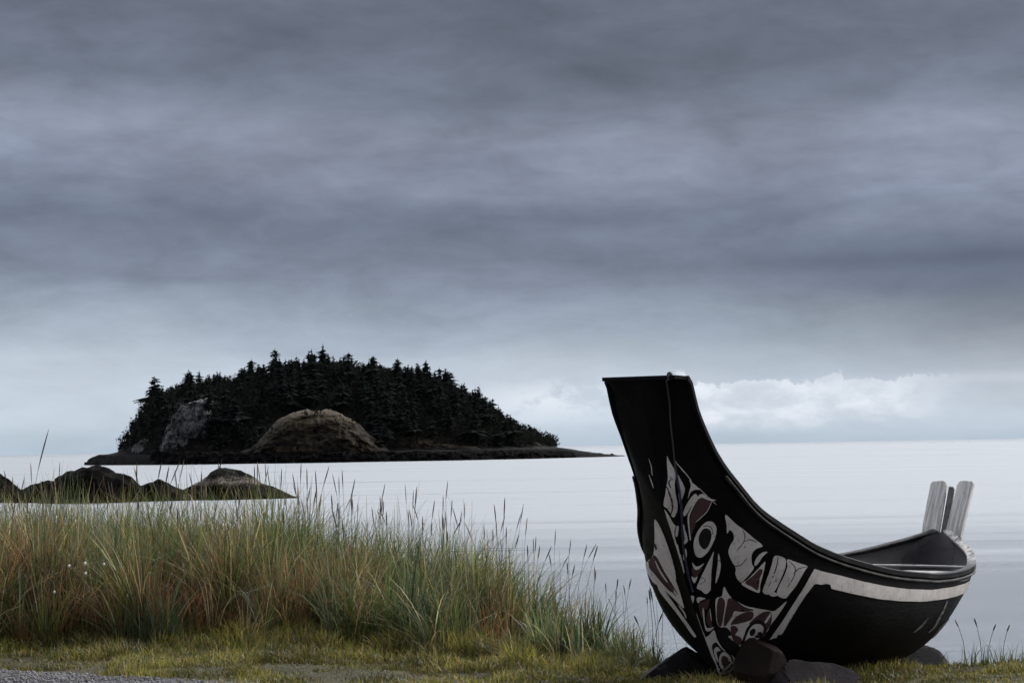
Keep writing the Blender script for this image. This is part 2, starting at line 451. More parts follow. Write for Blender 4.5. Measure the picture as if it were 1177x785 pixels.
# ------------------------------------------------------------------ island
XI = 2290.0
def ix(px, d): return (px - 588.5) / XI * d
DR = 900.0                                                       # distance of the crest
RP = np.array([106, 120, 137, 152, 160, 172, 190, 215, 250, 300, 350, 400, 450, 500, 540, 580, 610, 640, 665, 690, 704, 712])
RY = np.array([530.5, 525, 522, 518, 497, 468, 462, 451, 447, 440, 430, 428, 434, 446, 464, 491, 503, 514.5, 518.5, 521.5, 523, 524.5])
rx = np.array([ray_at(p, y, DR)[0] for p, y in zip(RP, RY)])
rz = np.array([ray_at(p, y, DR)[2] for p, y in zip(RP, RY)]) - SEA
x0i, x1i = rx[0], rx[-1]
def half_w(x):
    q = np.clip((x - x0i) / (x1i - x0i), 0, 1)
    return 8 + 88 * np.clip(4 * q * (1 - q), 0, 1) ** .6
def yc_isl(x): return DR + 0 * x
def isl_h(x, y):
    x = np.asarray(x, float); y = np.asarray(y, float)
    rid = np.interp(x, rx, rz)
    v = (y - yc_isl(x)) / half_w(x)
    a = np.clip(1 - np.abs(v), 0, 1)
    shelf = 4.2 * np.clip(a / .06, 0, 1)
    up = np.clip((a - .12) / .88, 0, 1)
    h = np.minimum(shelf, np.maximum(rid, .3)) + np.clip(rid - 4.2, 0, None) * np.sin(up * np.pi / 2) ** .85
    n = fbm(x * .12, y * .12, 5, 5) - .5
    h = h + n * (1.2 + 5 * up * (1 - up) * np.clip(rid / 25, 0, 1)) * np.clip(a * 9, 0, 1)
    return SEA + np.where(a > 0, h, -1.0)
xi = np.linspace(x0i - 2, x1i + 2, 260); yi = np.linspace(DR - 100, DR + 100, 130)
X, Y = np.meshgrid(xi, yi, indexing='ij'); Zi = isl_h(X, Y)
m, t, b = mat('island_soil')
geo = t.node('ShaderNodeNewGeometry').outputs['Position']
x, y, z = t.sep(geo)
n = t.noise(geo, .16, 7, .65); n2 = t.noise(geo, .6, 6, .7)
c = t.mix(t.smooth(n, .4, .62), (.005, .005, .005), (.009, .008, .007))
low = t.smooth(t.m('ADD', z, t.m('MULTIPLY', t.m('SUBTRACT', n, .5), 3)), SEA + 6.0, SEA + 4.2)
rockc = t.mix(n2, (.005, .005, .006), (.014, .013, .013))
c = t.mix(low, c, rockc)
brown = t.m('MULTIPLY', t.m('MULTIPLY', t.gauss(z, SEA + 7.5, 2.2), t.smooth(n, .48, .6)), 1.0)
c = t.mix(brown, c, (.030, .023, .017))
t.put(b.inputs['Base Color'], c); b.inputs['Roughness'].default_value = .95; b.inputs['Specular IOR Level'].default_value = .1
bn = t.node('ShaderNodeBump'); bn.inputs['Strength'].default_value = .9; bn.inputs['Distance'].default_value = 1.2
t.put(bn.inputs['Height'], n2); t.put(b.inputs['Normal'], bn.outputs[0])
o = link('island', mesh('island', np.stack([X, Y, Zi], -1).reshape(-1, 3), grid_faces(len(xi), len(yi)), MATS['island_soil'], smooth=True))
tag(o, 'dark rocky island ground rising from the sea', 'island', kind='structure')

# the pale cliff, the grassy knoll and the low brown outcrops stand out of its near side
def outcrop(name, prof, dist, depth, mats, seed, amp, label, nu=170, nv=90):
    """prof: (px, top px) along the outcrop; the body is rounded back over its depth"""
    P = np.array(prof, float); q = np.linspace(P[0, 0], P[-1, 0], nu)
    hz = np.interp(q, P[:, 0], P[:, 1])
    V = np.zeros((nu, nv, 3))
    for i in range(nu):
        top = ray_at(q[i], hz[i], dist); base = SEA - .5
        H = max(top[2] - base, .2)
        s = np.linspace(0, 1, nv)
        ang = s * np.pi * .62
        e = np.sin(np.pi * np.clip((q[i] - P[0, 0]) / (P[-1, 0] - P[0, 0]), 0.001, .999)) ** .35
        V[i, :, 0] = top[0]
        V[i, :, 1] = dist - depth * e * np.cos(ang) ** 1 * np.where(np.cos(ang) > 0, 1, 1.6)
        V[i, :, 2] = base + H * np.sin(np.clip(ang, 0, np.pi / 2) if False else ang) / 1.0
    x, z = V[..., 0], V[..., 2]
    n1 = fbm(x * .16 + 3, z * .16 + V[..., 1] * .1, seed, 5) - .5
    n2 = fbm(x * .5, z * .35 + V[..., 1] * .3, seed + 5, 4) - .5
    n3 = np.abs(fbm(x * .45 + 7, z * .18 + V[..., 1] * .1, seed + 9, 4) - .5) * 2
    n4 = np.abs(fbm(x * .25 + z * .2, z * .6, seed + 12, 3) - .5) * 2
    V[..., 1] += (n1 * 9 + n2 * 3.5 + n3 * 3.2 + n4 * 2.0) * amp
    V[..., 2] += (n1 * 3 + n2 * 1.5) * amp
    o = link(name, mesh(name, V.reshape(-1, 3), grid_faces(nu, nv), mats, smooth=True))
    return tag(o, label, 'rock face', kind='structure')
m, t, b = mat('pale_cliff')
geo = t.node('ShaderNodeNewGeometry').outputs['Position']; gx, gy, gz = t.sep(geo)
n = t.noise(t.xyz(t.m('MULTIPLY', gx, .9), gy, t.m('MULTIPLY', gz, .35)), .5, 8, .72, .6)
c = t.ramp(n, [(.38, (.010, .010, .010)), (.46, (.045, .043, .044)), (.55, (.115, .109, .109)), (.72, (.19, .183, .18))])
t.put(b.inputs['Base Color'], c); b.inputs['Roughness'].default_value = .9
bn = t.node('ShaderNodeBump'); bn.inputs['Strength'].default_value = 1; bn.inputs['Distance'].default_value = 1.2
t.put(bn.inputs['Height'], n); t.put(b.inputs['Normal'], bn.outputs[0])
outcrop('cliff', [(180, 521), (186, 506), (192, 489), (199, 475), (208, 467), (220, 462), (230, 458), (238, 457), (244, 462), (248, 482), (251, 502), (254, 520)], 840, 7, MATS['pale_cliff'], 4, .8,
        'pale grey rock cliff at the left end of the island')
m, t, b = mat('dry_knoll')
geo = t.node('ShaderNodeNewGeometry').outputs['Position']; gx, gy, gz = t.sep(geo)
n = t.noise(t.xyz(t.m('MULTIPLY', gx, .5), gy, gz), .35, 8, .68, .4); n2 = t.noise(geo, .12, 4, .5)
c = t.ramp(n, [(.40, (.004, .0035, .0035)), (.48, (.018, .0145, .010)), (.58, (.044, .034, .022)), (.74, (.030, .027, .025))])
c = t.mix(t.m('MULTIPLY', t.smooth(n2, .54, .66), .6), c, (.008, .008, .007))
topg = t.smooth(t.m('ADD', gz, t.m('MULTIPLY', n, 5)), 13.5, 16.5)
c = t.mix(t.m('MULTIPLY', topg, .8), c, (.055, .042, .025))
c = t.mix(t.smooth(t.m('ADD', gz, t.m('MULTIPLY', n, 3)), 3.6, 2.2), c, (.007, .007, .007))
t.put(b.inputs['Base Color'], c); b.inputs['Roughness'].default_value = .95; b.inputs['Specular IOR Level'].default_value = .1
bn = t.node('ShaderNodeBump'); bn.inputs['Strength'].default_value = .9; bn.inputs['Distance'].default_value = 1.0
t.put(bn.inputs['Height'], n); t.put(b.inputs['Normal'], bn.outputs[0])
outcrop('knoll', [(272, 521), (288, 514), (300, 504), (313, 490), (322, 481), (336, 474.5), (352, 471.5), (375, 471.5), (392, 474.5), (405, 482), (415, 491), (425, 500), (436, 509), (452, 520)], 813, 18, MATS['dry_knoll'], 8, .7,
        'rounded knoll of dry grass and bare rock on the near side of the island')
outcrop('outcrop', [(428, 521), (438, 510), (450, 504), (468, 501), (490, 504), (505, 509), (525, 511), (548, 513), (560, 520)], 826, 9, MATS['dry_knoll'], 15, .35,
        'low brown outcrop right of the grassy knoll')
outcrop('outcrop', [(582, 519), (592, 509), (604, 505), (618, 508), (630, 517)], 852, 7, MATS['dry_knoll'], 19, .3,
        'small brown outcrop near the tapering right end of the island')
outcrop('cliff', [(148, 521), (154, 511), (162, 505), (172, 503), (180, 507), (190, 520)], 852, 8, MATS['pale_cliff'], 23, .5,
        'small grey rock face left of the pale cliff')
outcrop('outcrop', [(238, 520), (247, 508), (258, 502), (268, 503), (277, 510), (286, 520)], 832, 8, MATS['dry_knoll'], 27, .5,
        'dark low outcrop between the pale cliff and the grassy knoll')
m2 = simple('tidal_rock', (.005, .005, .0055), (.014, .013, .013), .35, .9, 1.0, .0, bscale=.6)
# dark tidal shelf round the near shore
nu, nv = 520, 22
q = np.linspace(107, 711, nu)
topy = np.interp(q, [107, 116, 124, 135, 150, 300, 420, 520, 600, 640, 655, 668, 681, 690, 697, 704, 711], [530, 524, 521, 520.5, 519.5, 520, 519, 518, 517, 517.5, 518, 519.5, 521.5, 520.2, 522.6, 521.8, 524])
V = np.zeros((nu, nv, 3))
for i in range(nu):
    d = np.interp(q[i], [107, 150, 200, 300, 420, 520, 620, 680, 711], [893, 846, 815, 795, 788, 790, 815, 860, 890])
    tp = ray_at(q[i], topy[i], d)
    s = np.linspace(0, 1, nv)
    V[i, :, 0] = tp[0]; V[i, :, 1] = d + 9 * s ** 1.5
    V[i, :, 2] = SEA - .4 + (tp[2] - SEA + .4) * np.sin(np.clip(s * 1.5, 0, 1) * np.pi / 2) - np.clip(s - .8, 0, 1) * 1.0
n1 = fbm(V[..., 0] * .35, V[..., 2] * .5 + V[..., 1] * .2, 44, 5) - .5
n2_ = np.abs(fbm(V[..., 0] * .8, V[..., 2] * 1.1, 48, 4) - .5) * 2
V[..., 1] += n1 * 5 + n2_ * 2.5; V[..., 2] += n1 * 1.8 - n2_ * .6
o = link('tidal_shelf', mesh('tidal_shelf', V.reshape(-1, 3), grid_faces(nu, nv), m2, smooth=True))
tag(o, 'dark tidal rock shelf along the shore of the island', 'shore', kind='structure')

# ------------------------------------------------------------------ island trees
M_NEEDLE = simple('spruce_needles', (.009, .012, .0115), (.024, .030, .024), .9, .9, 0, .0, 4)
M_NEEDLE2 = simple('spruce_needles_dull', (.010, .011, .0115), (.020, .023, .021), .9, .9, 0, .0, 4)
M_BARK = simple('spruce_bark', (.03, .026, .023), (.07, .06, .053), 2.5, .9, 0, .1, 4)
def conifer(seed, slender, ragged):
    """unit-height crown of drooping, jagged boughs round a tapered trunk"""
    r = np.random.default_rng(seed)
    V, F = [], []
    nw = 17
    lobes = 1 + .28 * np.sin(np.arange(nw) * r.uniform(.9, 1.6) + r.uniform(0, 6)) + r.normal(0, .16, nw)
    lobes = np.clip(lobes, .4, 1.6)
    for k in range(nw):
        f = k / (nw - 1)
        z = .14 + .84 * f ** .92
        rad = slender * (1 - f) ** .66 * (1 - .3 * math.exp(-(f / .12) ** 2)) * lobes[k] + .010
        nb = 9 if f < .7 else 6
        a0 = r.uniform(0, 6.28)
        for j in range(nb):
            if r.random() < ragged: continue
            a = a0 + j * 6.283 / nb + r.normal(0, .25)
            L = rad * r.uniform(.55, 1.25)
            dr = r.uniform(.1, .45) * (1.15 - f)
            wd = L * r.uniform(.30, .5) + .008
            ca, sa = math.cos(a), math.sin(a)
            zz = z + r.normal(0, .018)
            # one bough: two jagged fans and a hanging curtain
            ns = 4
            for side in (-1, 1):
                i0 = len(V)
                for s in range(ns + 1):
                    q = s / ns
                    c = np.array([ca * L * q, sa * L * q, zz + .05 * L - dr * L * q * q * 1.3])
                    ww = wd * (1 - q) ** .7 * (1 if s % 2 == 0 else .55) * side
                    V.append(c); V.append(c + np.array([-sa * ww, ca * ww, -abs(ww) * r.uniform(.2, .7)]))
                for s in range(ns):
                    F.append((i0 + 2 * s, i0 + 2 * s + 2, i0 + 2 * s + 3, i0 + 2 * s + 1))
            i0 = len(V)
            for s in range(ns + 1):
                q = s / ns
                c = np.array([ca * L * q, sa * L * q, zz + .05 * L - dr * L * q * q * 1.3])
                V.append(c); V.append(c - np.array([0, 0, (.022 + .03 * r.random()) * (1 - .5 * q)]))
            for s in range(ns):
                F.append((i0 + 2 * s, i0 + 2 * s + 2, i0 + 2 * s + 3, i0 + 2 * s + 1))
    cr = mesh('crown', V, F, M_NEEDLE if seed % 2 else M_NEEDLE2)
    tv, tf = tube([(0, 0, -.06), (.004, 0, .3), (0, .004, .7), (0, 0, 1.0)], [.022, .017, .009, .002], 6)
    return cr, mesh('trunk', tv, tf, M_BARK)
KINDS = [conifer(1, .30, .12), conifer(2, .27, .16), conifer(3, .36, .16), conifer(4, .22, .10), conifer(5, .31, .30), conifer(6, .46, .06), conifer(7, .36, .14)]
def tree(x, y, z, h, kind, label, group):
    r = empty('conifer_tree', (x, y, z), random.uniform(0, 6.28))
    s = h * random.uniform(.9, 1.12)
    r.scale = (s, s, h)
    tag(r, label, 'tree', group)
    link('crown', KINDS[kind][0], r); link('trunk', KINDS[kind][1], r)
    return r
SKYLINE = [   # px, py of the tip, height in m, kind, what sets it apart
 (166, 462, 9, 4, 'small ragged conifer leaning out on the slope below the lone leftmost conifer'),
 (177.5, 432, 16, 5, 'dense bushy conifer standing tall at the left end of the island'),
 (194, 446, 9, 3, 'short conifer right beside the tall bushy one at the left end of the island'),
 (203, 440, 10, 1, 'conifer above the left edge of the pale cliff'),
 (217, 424, 13, 0, 'full conifer on the skyline straight above the pale cliff'),
 (229, 426, 12, 1, 'conifer above the right edge of the pale cliff'),
 (239, 430, 11, 3, 'slim conifer next right of the pale cliff on the skyline'),
 (249.5, 426, 12, 0, 'pointed conifer between the pale cliff and the small dip in the treeline'),
 (262, 432, 10, 3, 'low slim conifer standing in the small dip left of the island summit'),
 (274, 427, 11, 4, 'thin ragged conifer just right of the dip in the treeline'),
 (281, 421, 11, 1, 'conifer tucked against the left side of the broad conifer before the summit'),
 (289, 412, 15, 2, 'broad conifer standing out left of the island summit'),
 (303, 417, 11, 4, 'low ragged conifer between the broad conifer and the greyish summit tree'),
 (316, 400, 16, 2, 'tall wide conifer first in the highest row of the island'),
 (328, 412, 11, 0, 'conifer at the right foot of the tall wide summit conifer'),
 (340.6, 409, 13, 3, 'narrow spire conifer in the gap between the two highest conifers'),
 (349, 412, 10, 1, 'low conifer left of the twin treetops on the island summit'),
 (358, 401, 14, 3, 'slim conifer leaning against the highest tree of the island'),
 (371, 394.5, 18, 0, 'highest conifer at the summit of the island'),
 (383, 408, 12, 4, 'small ragged conifer right of the highest tree of the island'),
 (391, 410, 11, 1, 'conifer in the dip right after the highest tree of the island'),
 (400.5, 404, 14, 2, 'broad conifer second to the right of the highest tree of the island'),
 (413, 420, 10, 3, 'low conifer in the notch right of the island summit'),
 (429, 409, 14, 0, 'pointed conifer standing between two notches right of the summit'),
 (443, 421, 10, 4, 'low ragged conifer in the second notch right of the summit'),
 (457, 411, 14, 2, 'broad conifer at the start of the right shoulder of the treeline'),
 (469, 418, 11, 1, 'lower conifer inside the right shoulder of the treeline'),
 (479.5, 416, 12, 3, 'slim conifer beside the last high treetop of the right shoulder'),
 (489.5, 413, 14, 0, 'last high conifer before the treeline falls to the right'),
 (505, 422, 13, 2, 'wide conifer at the top of the falling right treeline'),
 (517, 427, 13, 5, 'dense conifer on the falling right treeline, next below the wide one'),
 (533.5, 439, 12, 0, 'conifer on the right treeline above its first step down'),
 (543, 447, 10, 1, 'lower conifer in the step of the right treeline'),
 (550.5, 443, 12, 3, 'tall slim conifer rising from the step of the right treeline'),
 (558, 455, 10, 5, 'dense low conifer below the slim one on the right treeline'),
 (566, 457, 11, 4, 'ragged thin conifer standing free on the right slope'),
 (575, 468, 9, 0, 'small conifer just below the ragged one on the right slope'),
 (583, 475, 8, 5, 'round low conifer halfway down the right slope'),
 (593.5, 482, 7, 2, 'wide low conifer on the lower right slope'),
 (603, 488, 6, 1, 'small conifer next to the last one on the right slope'),
 (614, 491, 6.5, 5, 'last bushy conifer where the forest ends on the right'),
]
for px, py, h, k, lab in SKYLINE:
    d = DR + random.uniform(-6, 10)
    p = ray_at(px, py, d)
    gz = float(isl_h(p[0], d))
    h = h * (1.12 if h > 11 else 1.0)
    h2 = max(h, min(p[2] - gz + .5, h * 1.6)); h2 = max(h2, 4.0)
    tree(p[0], d, p[2] - h2, h2, k, lab, 'conifers along the island skyline')
for px, py, d, h in ((181, 519, 830, 6), (187, 500, 832, 7), (193, 486, 834, 7), (199, 474, 838, 7), (241, 470, 834, 8), (247, 488, 830, 9), (214, 466, 846, 7), (224, 463, 846, 7), (249, 517, 826, 9), (256, 512, 826, 10), (246, 498, 850, 9), (205, 477, 862, 6), (232, 470, 866, 6), (288, 513, 812, 8), (293, 508, 815, 7), (300, 500, 826, 8),
                     (436, 513, 808, 6), (443, 508, 812, 9), (452, 503, 830, 9), (262, 508, 828, 8), (272, 506, 830, 8), (176, 500, 856, 8), (429, 503, 818, 6)):
    p = ray_at(px, py, d)
    tree(p[0], d, p[2] - 1.0, h, random.choice([0, 1, 2, 4, 5, 6]), 'dark conifer inside the dense island forest, below the skyline treetops', 'conifers in the island forest')
SK = np.array([(a[0], a[1]) for a in SKYLINE])
def free(px, py):
    if 193 < px < 229 and py > 458 + max(0, (206 - px)) * 1.6: return False
    if 296 < px < 434:
        top = np.interp(px, [296, 312, 325, 345, 385, 405, 420, 434], [508, 490, 478, 470, 470, 480, 497, 512])
        if py > top - 1: return False
    return py < 516.5 if px < 560 else py < 513
placed = []; tries = 0
und = []
while tries < 60000 and len(placed) < 228:
    tries += 1
    x = random.uniform(x0i + 10, x1i - 36); y = random.uniform(DR - 88, DR + 25)
    z = float(isl_h(x, y))
    if z < SEA + 5.0: continue
    rel = np.array([x, y, z - EYE]); dep = rel @ FW
    bpx = 588.5 + 2290 * (rel @ RT) / dep; bpy_ = 392.5 - 2290 * (rel @ UP) / dep
    if not free(bpx, bpy_ - 3): continue
    lim = np.interp(bpx, SK[:, 0], SK[:, 1]) + random.uniform(-3, 9)
    h = random.uniform(8, 15)
    room = (bpy_ - lim) / 2290 * y
    if bpx < 172 or bpx > 612: room = min(room, 5)
    if room < 2.5: continue
    h = min(h, room)
    if any((x - a) ** 2 + (y - c) ** 2 < 11 for a, c in placed): continue
    placed.append((x, y))
    tree(x, y, z - .2, h, random.choice([0, 0, 1, 2, 3, 4, 5, 6]), 'dark conifer inside the dense island forest, below the skyline treetops', 'conifers in the island forest')

M_SCRUB = blade_mat('scrub_leaves', .2, .9, 0.0)
# shrubs and young growth between the trees
V, C = [], []
for k in range(14000):
    x = random.uniform(x0i + 4, x1i - 8); y = random.uniform(DR - 95, DR + 10); z = float(isl_h(x, y))
    if z < SEA + 4.6: continue
    rel = np.array([x, y, z - EYE]); dep = rel @ FW
    if not free(588.5 + 2290 * (rel @ RT) / dep, 392.5 - 2290 * (rel @ UP) / dep - 1): continue
    hh = random.uniform(1.0, 5.5); c0 = np.array([x, y, z])
    col = np.array([.012, .014, .012]) * random.uniform(.6, 1.5) + np.array([.003, .0015, 0]) * random.random()
    for q in range(9):
        d = np.array([random.gauss(0, .8), random.gauss(0, .8), random.uniform(.1, 1) * hh]); s = random.uniform(.3, .7)
        e1 = np.array([random.gauss(0, s), random.gauss(0, s), random.gauss(0, s)]); e2 = np.array([random.gauss(0, s), random.gauss(0, s), random.gauss(0, s)])
        V += [c0 + d, c0 + d + e1, c0 + d + e2]; C += [col] * 3
F = np.arange(len(V)).reshape(-1, 3)
o = link('undergrowth', mesh('undergrowth', V, F, M_SCRUB, colors=np.array(C)))
tag(o, 'dark low scrub covering the ground between the island trees', 'scrub', kind='stuff')

# dark bushes on the brow of the knoll
V, C = [], []
for cx_, w_, nn_ in ((360, 5.5, 130), (404, 2.5, 50), (310, 2.5, 50), (385, 3, 40)):
    p0 = ray_at(cx_, {360: 478, 404: 486, 310: 494, 385: 482}[cx_], {360: 806, 404: 808, 310: 808, 385: 803}[cx_])
    for k in range(nn_):
        c0 = p0 + np.array([random.gauss(0, w_ * .5), random.gauss(0, 1.6), random.gauss(0, .9)]); s = random.uniform(.35, .8)
        col = np.array([.010, .012, .009]) * random.uniform(.6, 1.6)
        V += [c0] + [c0 + np.array([random.gauss(0, s), random.gauss(0, s), random.gauss(0, s)]) for _ in range(2)]; C += [col] * 3
o = link('knoll_scrub', mesh('knoll_scrub', V, np.arange(len(V)).reshape(-1, 3), M_SCRUB, colors=np.array(C)))
tag(o, 'dark scrub patches on the grassy knoll of the island', 'scrub', kind='stuff')

# ------------------------------------------------------------------ canoe
TH = R(30)
AX = np.array([math.sin(TH), math.cos(TH), 0]); LAT = np.array([math.cos(TH), -math.sin(TH), 0])
CA = np.array([(733 - 588.5) / 2290 * 13.0, 13.0, 0])
def pchip(x, xp, yp):
    xp = np.asarray(xp, float); yp = np.asarray(yp, float)
    h = np.diff(xp); d = np.diff(yp) / h; m = np.zeros_like(yp)
    for k in range(1, len(xp) - 1):
        if d[k - 1] * d[k] > 0:
            w1 = 2 * h[k] + h[k - 1]; w2 = h[k] + 2 * h[k - 1]; m[k] = (w1 + w2) / (w1 / d[k - 1] + w2 / d[k])
    m[0] = d[0]; m[-1] = d[-1]
    x = np.clip(np.asarray(x, float), xp[0], xp[-1]); k = np.clip(np.searchsorted(xp, x) - 1, 0, len(xp) - 2)
    t = (x - xp[k]) / h[k]
    return yp[k] * (1 + 2 * t) * (1 - t) ** 2 + h[k] * m[k] * t * (1 - t) ** 2 + yp[k + 1] * t * t * (3 - 2 * t) + h[k] * m[k + 1] * t * t * (t - 1)
KS = [.0, .15, .36, .58, .82, 1.05, 1.3, 1.6, 2.2, 3, 3.7, 4.3, 5.0, 5.4, 5.7, 5.95, 6.2]
KB = [.262, .29, .298, .325, .40, .52, .62, .71, .82, .89, .90, .84, .655, .515, .37, .22, .045]
GS = [0, .126, .237, .378, .493, .708, .954, 1.165, 1.417, 1.825, 2.474, 2.954, 3.342, 3.771, 4.178, 4.65, 5.0, 5.4, 5.7, 5.95, 6.2]
GZ = [2.032, 2.026, 1.827, 1.656, 1.529, 1.333, 1.102, .975, .856, .744, .631, .582, .551, .541, .542, .555, .575, .605, .65, .7, .77]
SS = [0, .06, .13, .20, .274, .33, .44, .5565, .67, .788, .88, .975, 1.07, 1.167]
SZ = [2.032, 1.88, 1.72, 1.56, 1.40, 1.20, 1.02, .841, .655, .473, .345, .22, .10, -.015]
KK = [1.167, 1.7, 2.4, 3.2, 4.0, 4.6, 5.0, 5.3, 5.6, 5.85, 6.05, 6.2]
KZ = [-.015, -.069, -.166, -.229, -.243, -.181, -.108, -.051, .069, .237, .468, .745]
NS = [0, .5, 1.0, 1.6, 2.4, 3.4, 4.4, 5.2, 5.8, 6.2]
NN = [1.069, 1.479, 2.021, 2.369, 2.476, 2.294, 1.737, 1.576, 1.473, 1.294]
MM = [1.06, .967, .869, 1.422, 1.941, 2.062, 1.296, .8, .919, 1.149]
half_b = lambda s: pchip(s, KS, KB)
gun = lambda s: pchip(s, GS, GZ)
keel = lambda s: np.where(np.asarray(s) < 1.167, pchip(s, SS, SZ), pchip(s, KK, KZ))
def sect(s, t):
    return half_b(s) * np.maximum(1 - (1 - t) ** pchip(s, NS, NN), 0) ** (1 / pchip(s, NS, MM))
# the canoe's own frame: x aft, y to starboard, z up, so the whole boat is one movable thing
def local(s, w, z): return np.stack([s + 0 * w, w + 0 * s, z + 0 * s], -1)
def skin(s, t, side):
    s = np.asarray(s, float); t = np.asarray(t, float); k = keel(s)
    return local(s, side * sect(s, t), k + (gun(s) - k) * t)
def skin_n(s, t, side):
    e = .004
    s0 = np.clip(s, e, 6.2 - e); t0 = np.clip(t, e, 1 - e)
    du = skin(s0 + e, t0, side) - skin(s0 - e, t0, side); dv = skin(s0, t0 + e, side) - skin(s0, t0 - e, side)
    n = np.cross(du, dv); n /= np.linalg.norm(n, axis=-1, keepdims=True) + 1e-12
    sg = np.sign(n[..., 1] * side); sg[sg == 0] = 1
    return n * sg[..., None]
canoe = empty('canoe', tuple(CA))
canoe.matrix_world = Matrix(((AX[0], LAT[0], 0, CA[0]), (AX[1], LAT[1], 0, CA[1]), (0, 0, 1, 0), (0, 0, 0, 1)))
tag(canoe, 'black wooden canoe with tall prow and painted bow figure, propped on rocks by the water', 'canoe')

m, t, b = mat('black_hull_paint')
co = t.node('ShaderNodeTexCoord').outputs['Object']; cx, cy, cz = t.sep(co)
n = t.noise(co, 2.5, 6, .6); n2 = t.noise(t.xyz(t.m('MULTIPLY', cx, 3), cy, t.m('MULTIPLY', cz, 14)), 2.5, 6, .7)
c = t.mix(t.smooth(n, .4, .7), (.003, .003, .004), (.008, .0075, .008))
wear = t.m('MULTIPLY', t.smooth(n2, .62, .74), t.smooth(cx, 3.6, 5.4))
c = t.mix(t.m('MULTIPLY', wear, .45), c, (.16, .155, .155))
t.put(b.inputs['Base Color'], c)
t.put(b.inputs['Roughness'], t.m('ADD', .42, t.m('MULTIPLY', n, .25)))
b.inputs['Specular IOR Level'].default_value = .07
bn = t.node('ShaderNodeBump'); bn.inputs['Strength'].default_value = .55; bn.inputs['Distance'].default_value = .012
t.put(bn.inputs['Height'], n2); t.put(b.inputs['Normal'], bn.outputs[0])
def paint(name, c0, c1, scale=7):
    m, t, b = mat(name)
    co = t.node('ShaderNodeTexCoord').outputs['Object']
    n = t.noise(co, scale, 7, .65); n2 = t.noise(co, 38, 4, .6)
    cc = t.mix(t.smooth(n, .35, .68), c0, c1)
    n3 = t.noise(co, 15, 8, .72)
    cc = t.mix(t.m('MULTIPLY', t.smooth(n2, .58, .70), .4), cc, (.05, .045, .045))
    cc = t.mix(t.m('MULTIPLY', t.smooth(n3, .60, .66), .75), cc, (.012, .011, .012))   # flaked spots
    t.put(b.inputs['Base Color'], cc); b.inputs['Roughness'].default_value = .6; b.inputs['Specular IOR Level'].default_value = .2
    return m
P_W = paint('weathered_white_paint', (.56, .525, .50), (.44, .405, .385))
P_R = paint('dull_red_paint', (.070, .036, .038), (.048, .027, .030))
P_K = paint('black_line_paint', (.007, .007, .010), (.012, .010, .012))
P_S = paint('scuffed_paint', (.20, .195, .195), (.05, .05, .052), 24)
M_HULL = MATS['black_hull_paint']
M_IN = simple('canoe_inside', (.007, .0065, .008), (.018, .017, .019), 5, .7, .3, .1, bscale=.008)

sv = np.r_[np.linspace(0, 1.4, 90), np.linspace(1.4, 5.2, 110)[1:], np.linspace(5.2, 6.2, 60)[1:]]
tv = np.linspace(0, 1, 56) ** 1.15
Sg, Tg = np.meshgrid(sv, tv, indexing='ij')
Vst, Vpt = skin(Sg, Tg, 1), skin(Sg, Tg, -1)
nS, nT = len(sv), len(tv)
# one sheet from the port gunwale round the keel to the starboard gunwale
V = np.concatenate([Vpt[:, ::-1][:, :-1], Vst], 1)
hull = link('hull', mesh('hull', V.reshape(-1, 3), grid_faces(nS, 2 * nT - 1), M_HULL, smooth=True), canoe)
# inside skin, closing the prow and stern as carved solid wood
si = np.r_[np.linspace(.03, 1.6, 50), np.linspace(1.6, 5.4, 50)[1:], np.linspace(5.4, 6.15, 24)[1:]]
sm = lambda x, a, b: (lambda q: q * q * (3 - 2 * q))(np.clip((x - a) / (b - a), 0, 1))
t0 = 1 - np.minimum(sm(si, .45, 1.7), 1 - sm(si, 5.2, 6.1)) * .88
t0 = np.minimum(t0, .985)
ti = np.linspace(0, 1, 20)
Tt = t0[:, None] + (1 - t0)[:, None] * ti[None, :]
Si = np.repeat(si[:, None], len(ti), 1)
ki = keel(Si); zi = ki + (gun(Si) - ki) * Tt
wi = np.clip(sect(Si, Tt) - .045, .002, None)
right = local(Si, wi, zi); left = local(Si, -wi, zi)
V = np.concatenate([left[:, ::-1], right], 1)
link('inner_hull', mesh('inner_hull', V.reshape(-1, 3), grid_faces(len(si), 2 * len(ti)), M_IN, smooth=True), canoe)

# gunwale caps with a worn grey bead below
m, t, b = mat('gunwale_wood')
co = t.node('ShaderNodeTexCoord').outputs['Object']; cx, cy, cz = t.sep(co)
n = t.noise(t.xyz(t.m('MULTIPLY', cx, 2), t.m('MULTIPLY', cy, 12), t.m('MULTIPLY', cz, 12)), 2, 6, .6)
gn = t.sep(t.node('ShaderNodeNewGeometry').outputs['Normal'])[2]
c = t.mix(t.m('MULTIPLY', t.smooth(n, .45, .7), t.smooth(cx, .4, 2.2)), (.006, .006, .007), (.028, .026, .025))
c = t.mix(t.m('MULTIPLY', t.m('MULTIPLY', t.smooth(cx, 4.3, 5.3), t.smooth(cy, -.1, .12)), t.smooth(n, .3, .6)), c, (.30, .29, .28))  # pale starboard cap near the stern: sky reflection painted into the colour
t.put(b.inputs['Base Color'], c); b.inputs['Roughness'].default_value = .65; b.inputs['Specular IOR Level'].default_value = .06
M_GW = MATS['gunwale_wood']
M_BEAD = simple('worn_bead', (.016, .015, .015), (.055, .052, .049), 9, .6, .2, .15, bscale=.004)
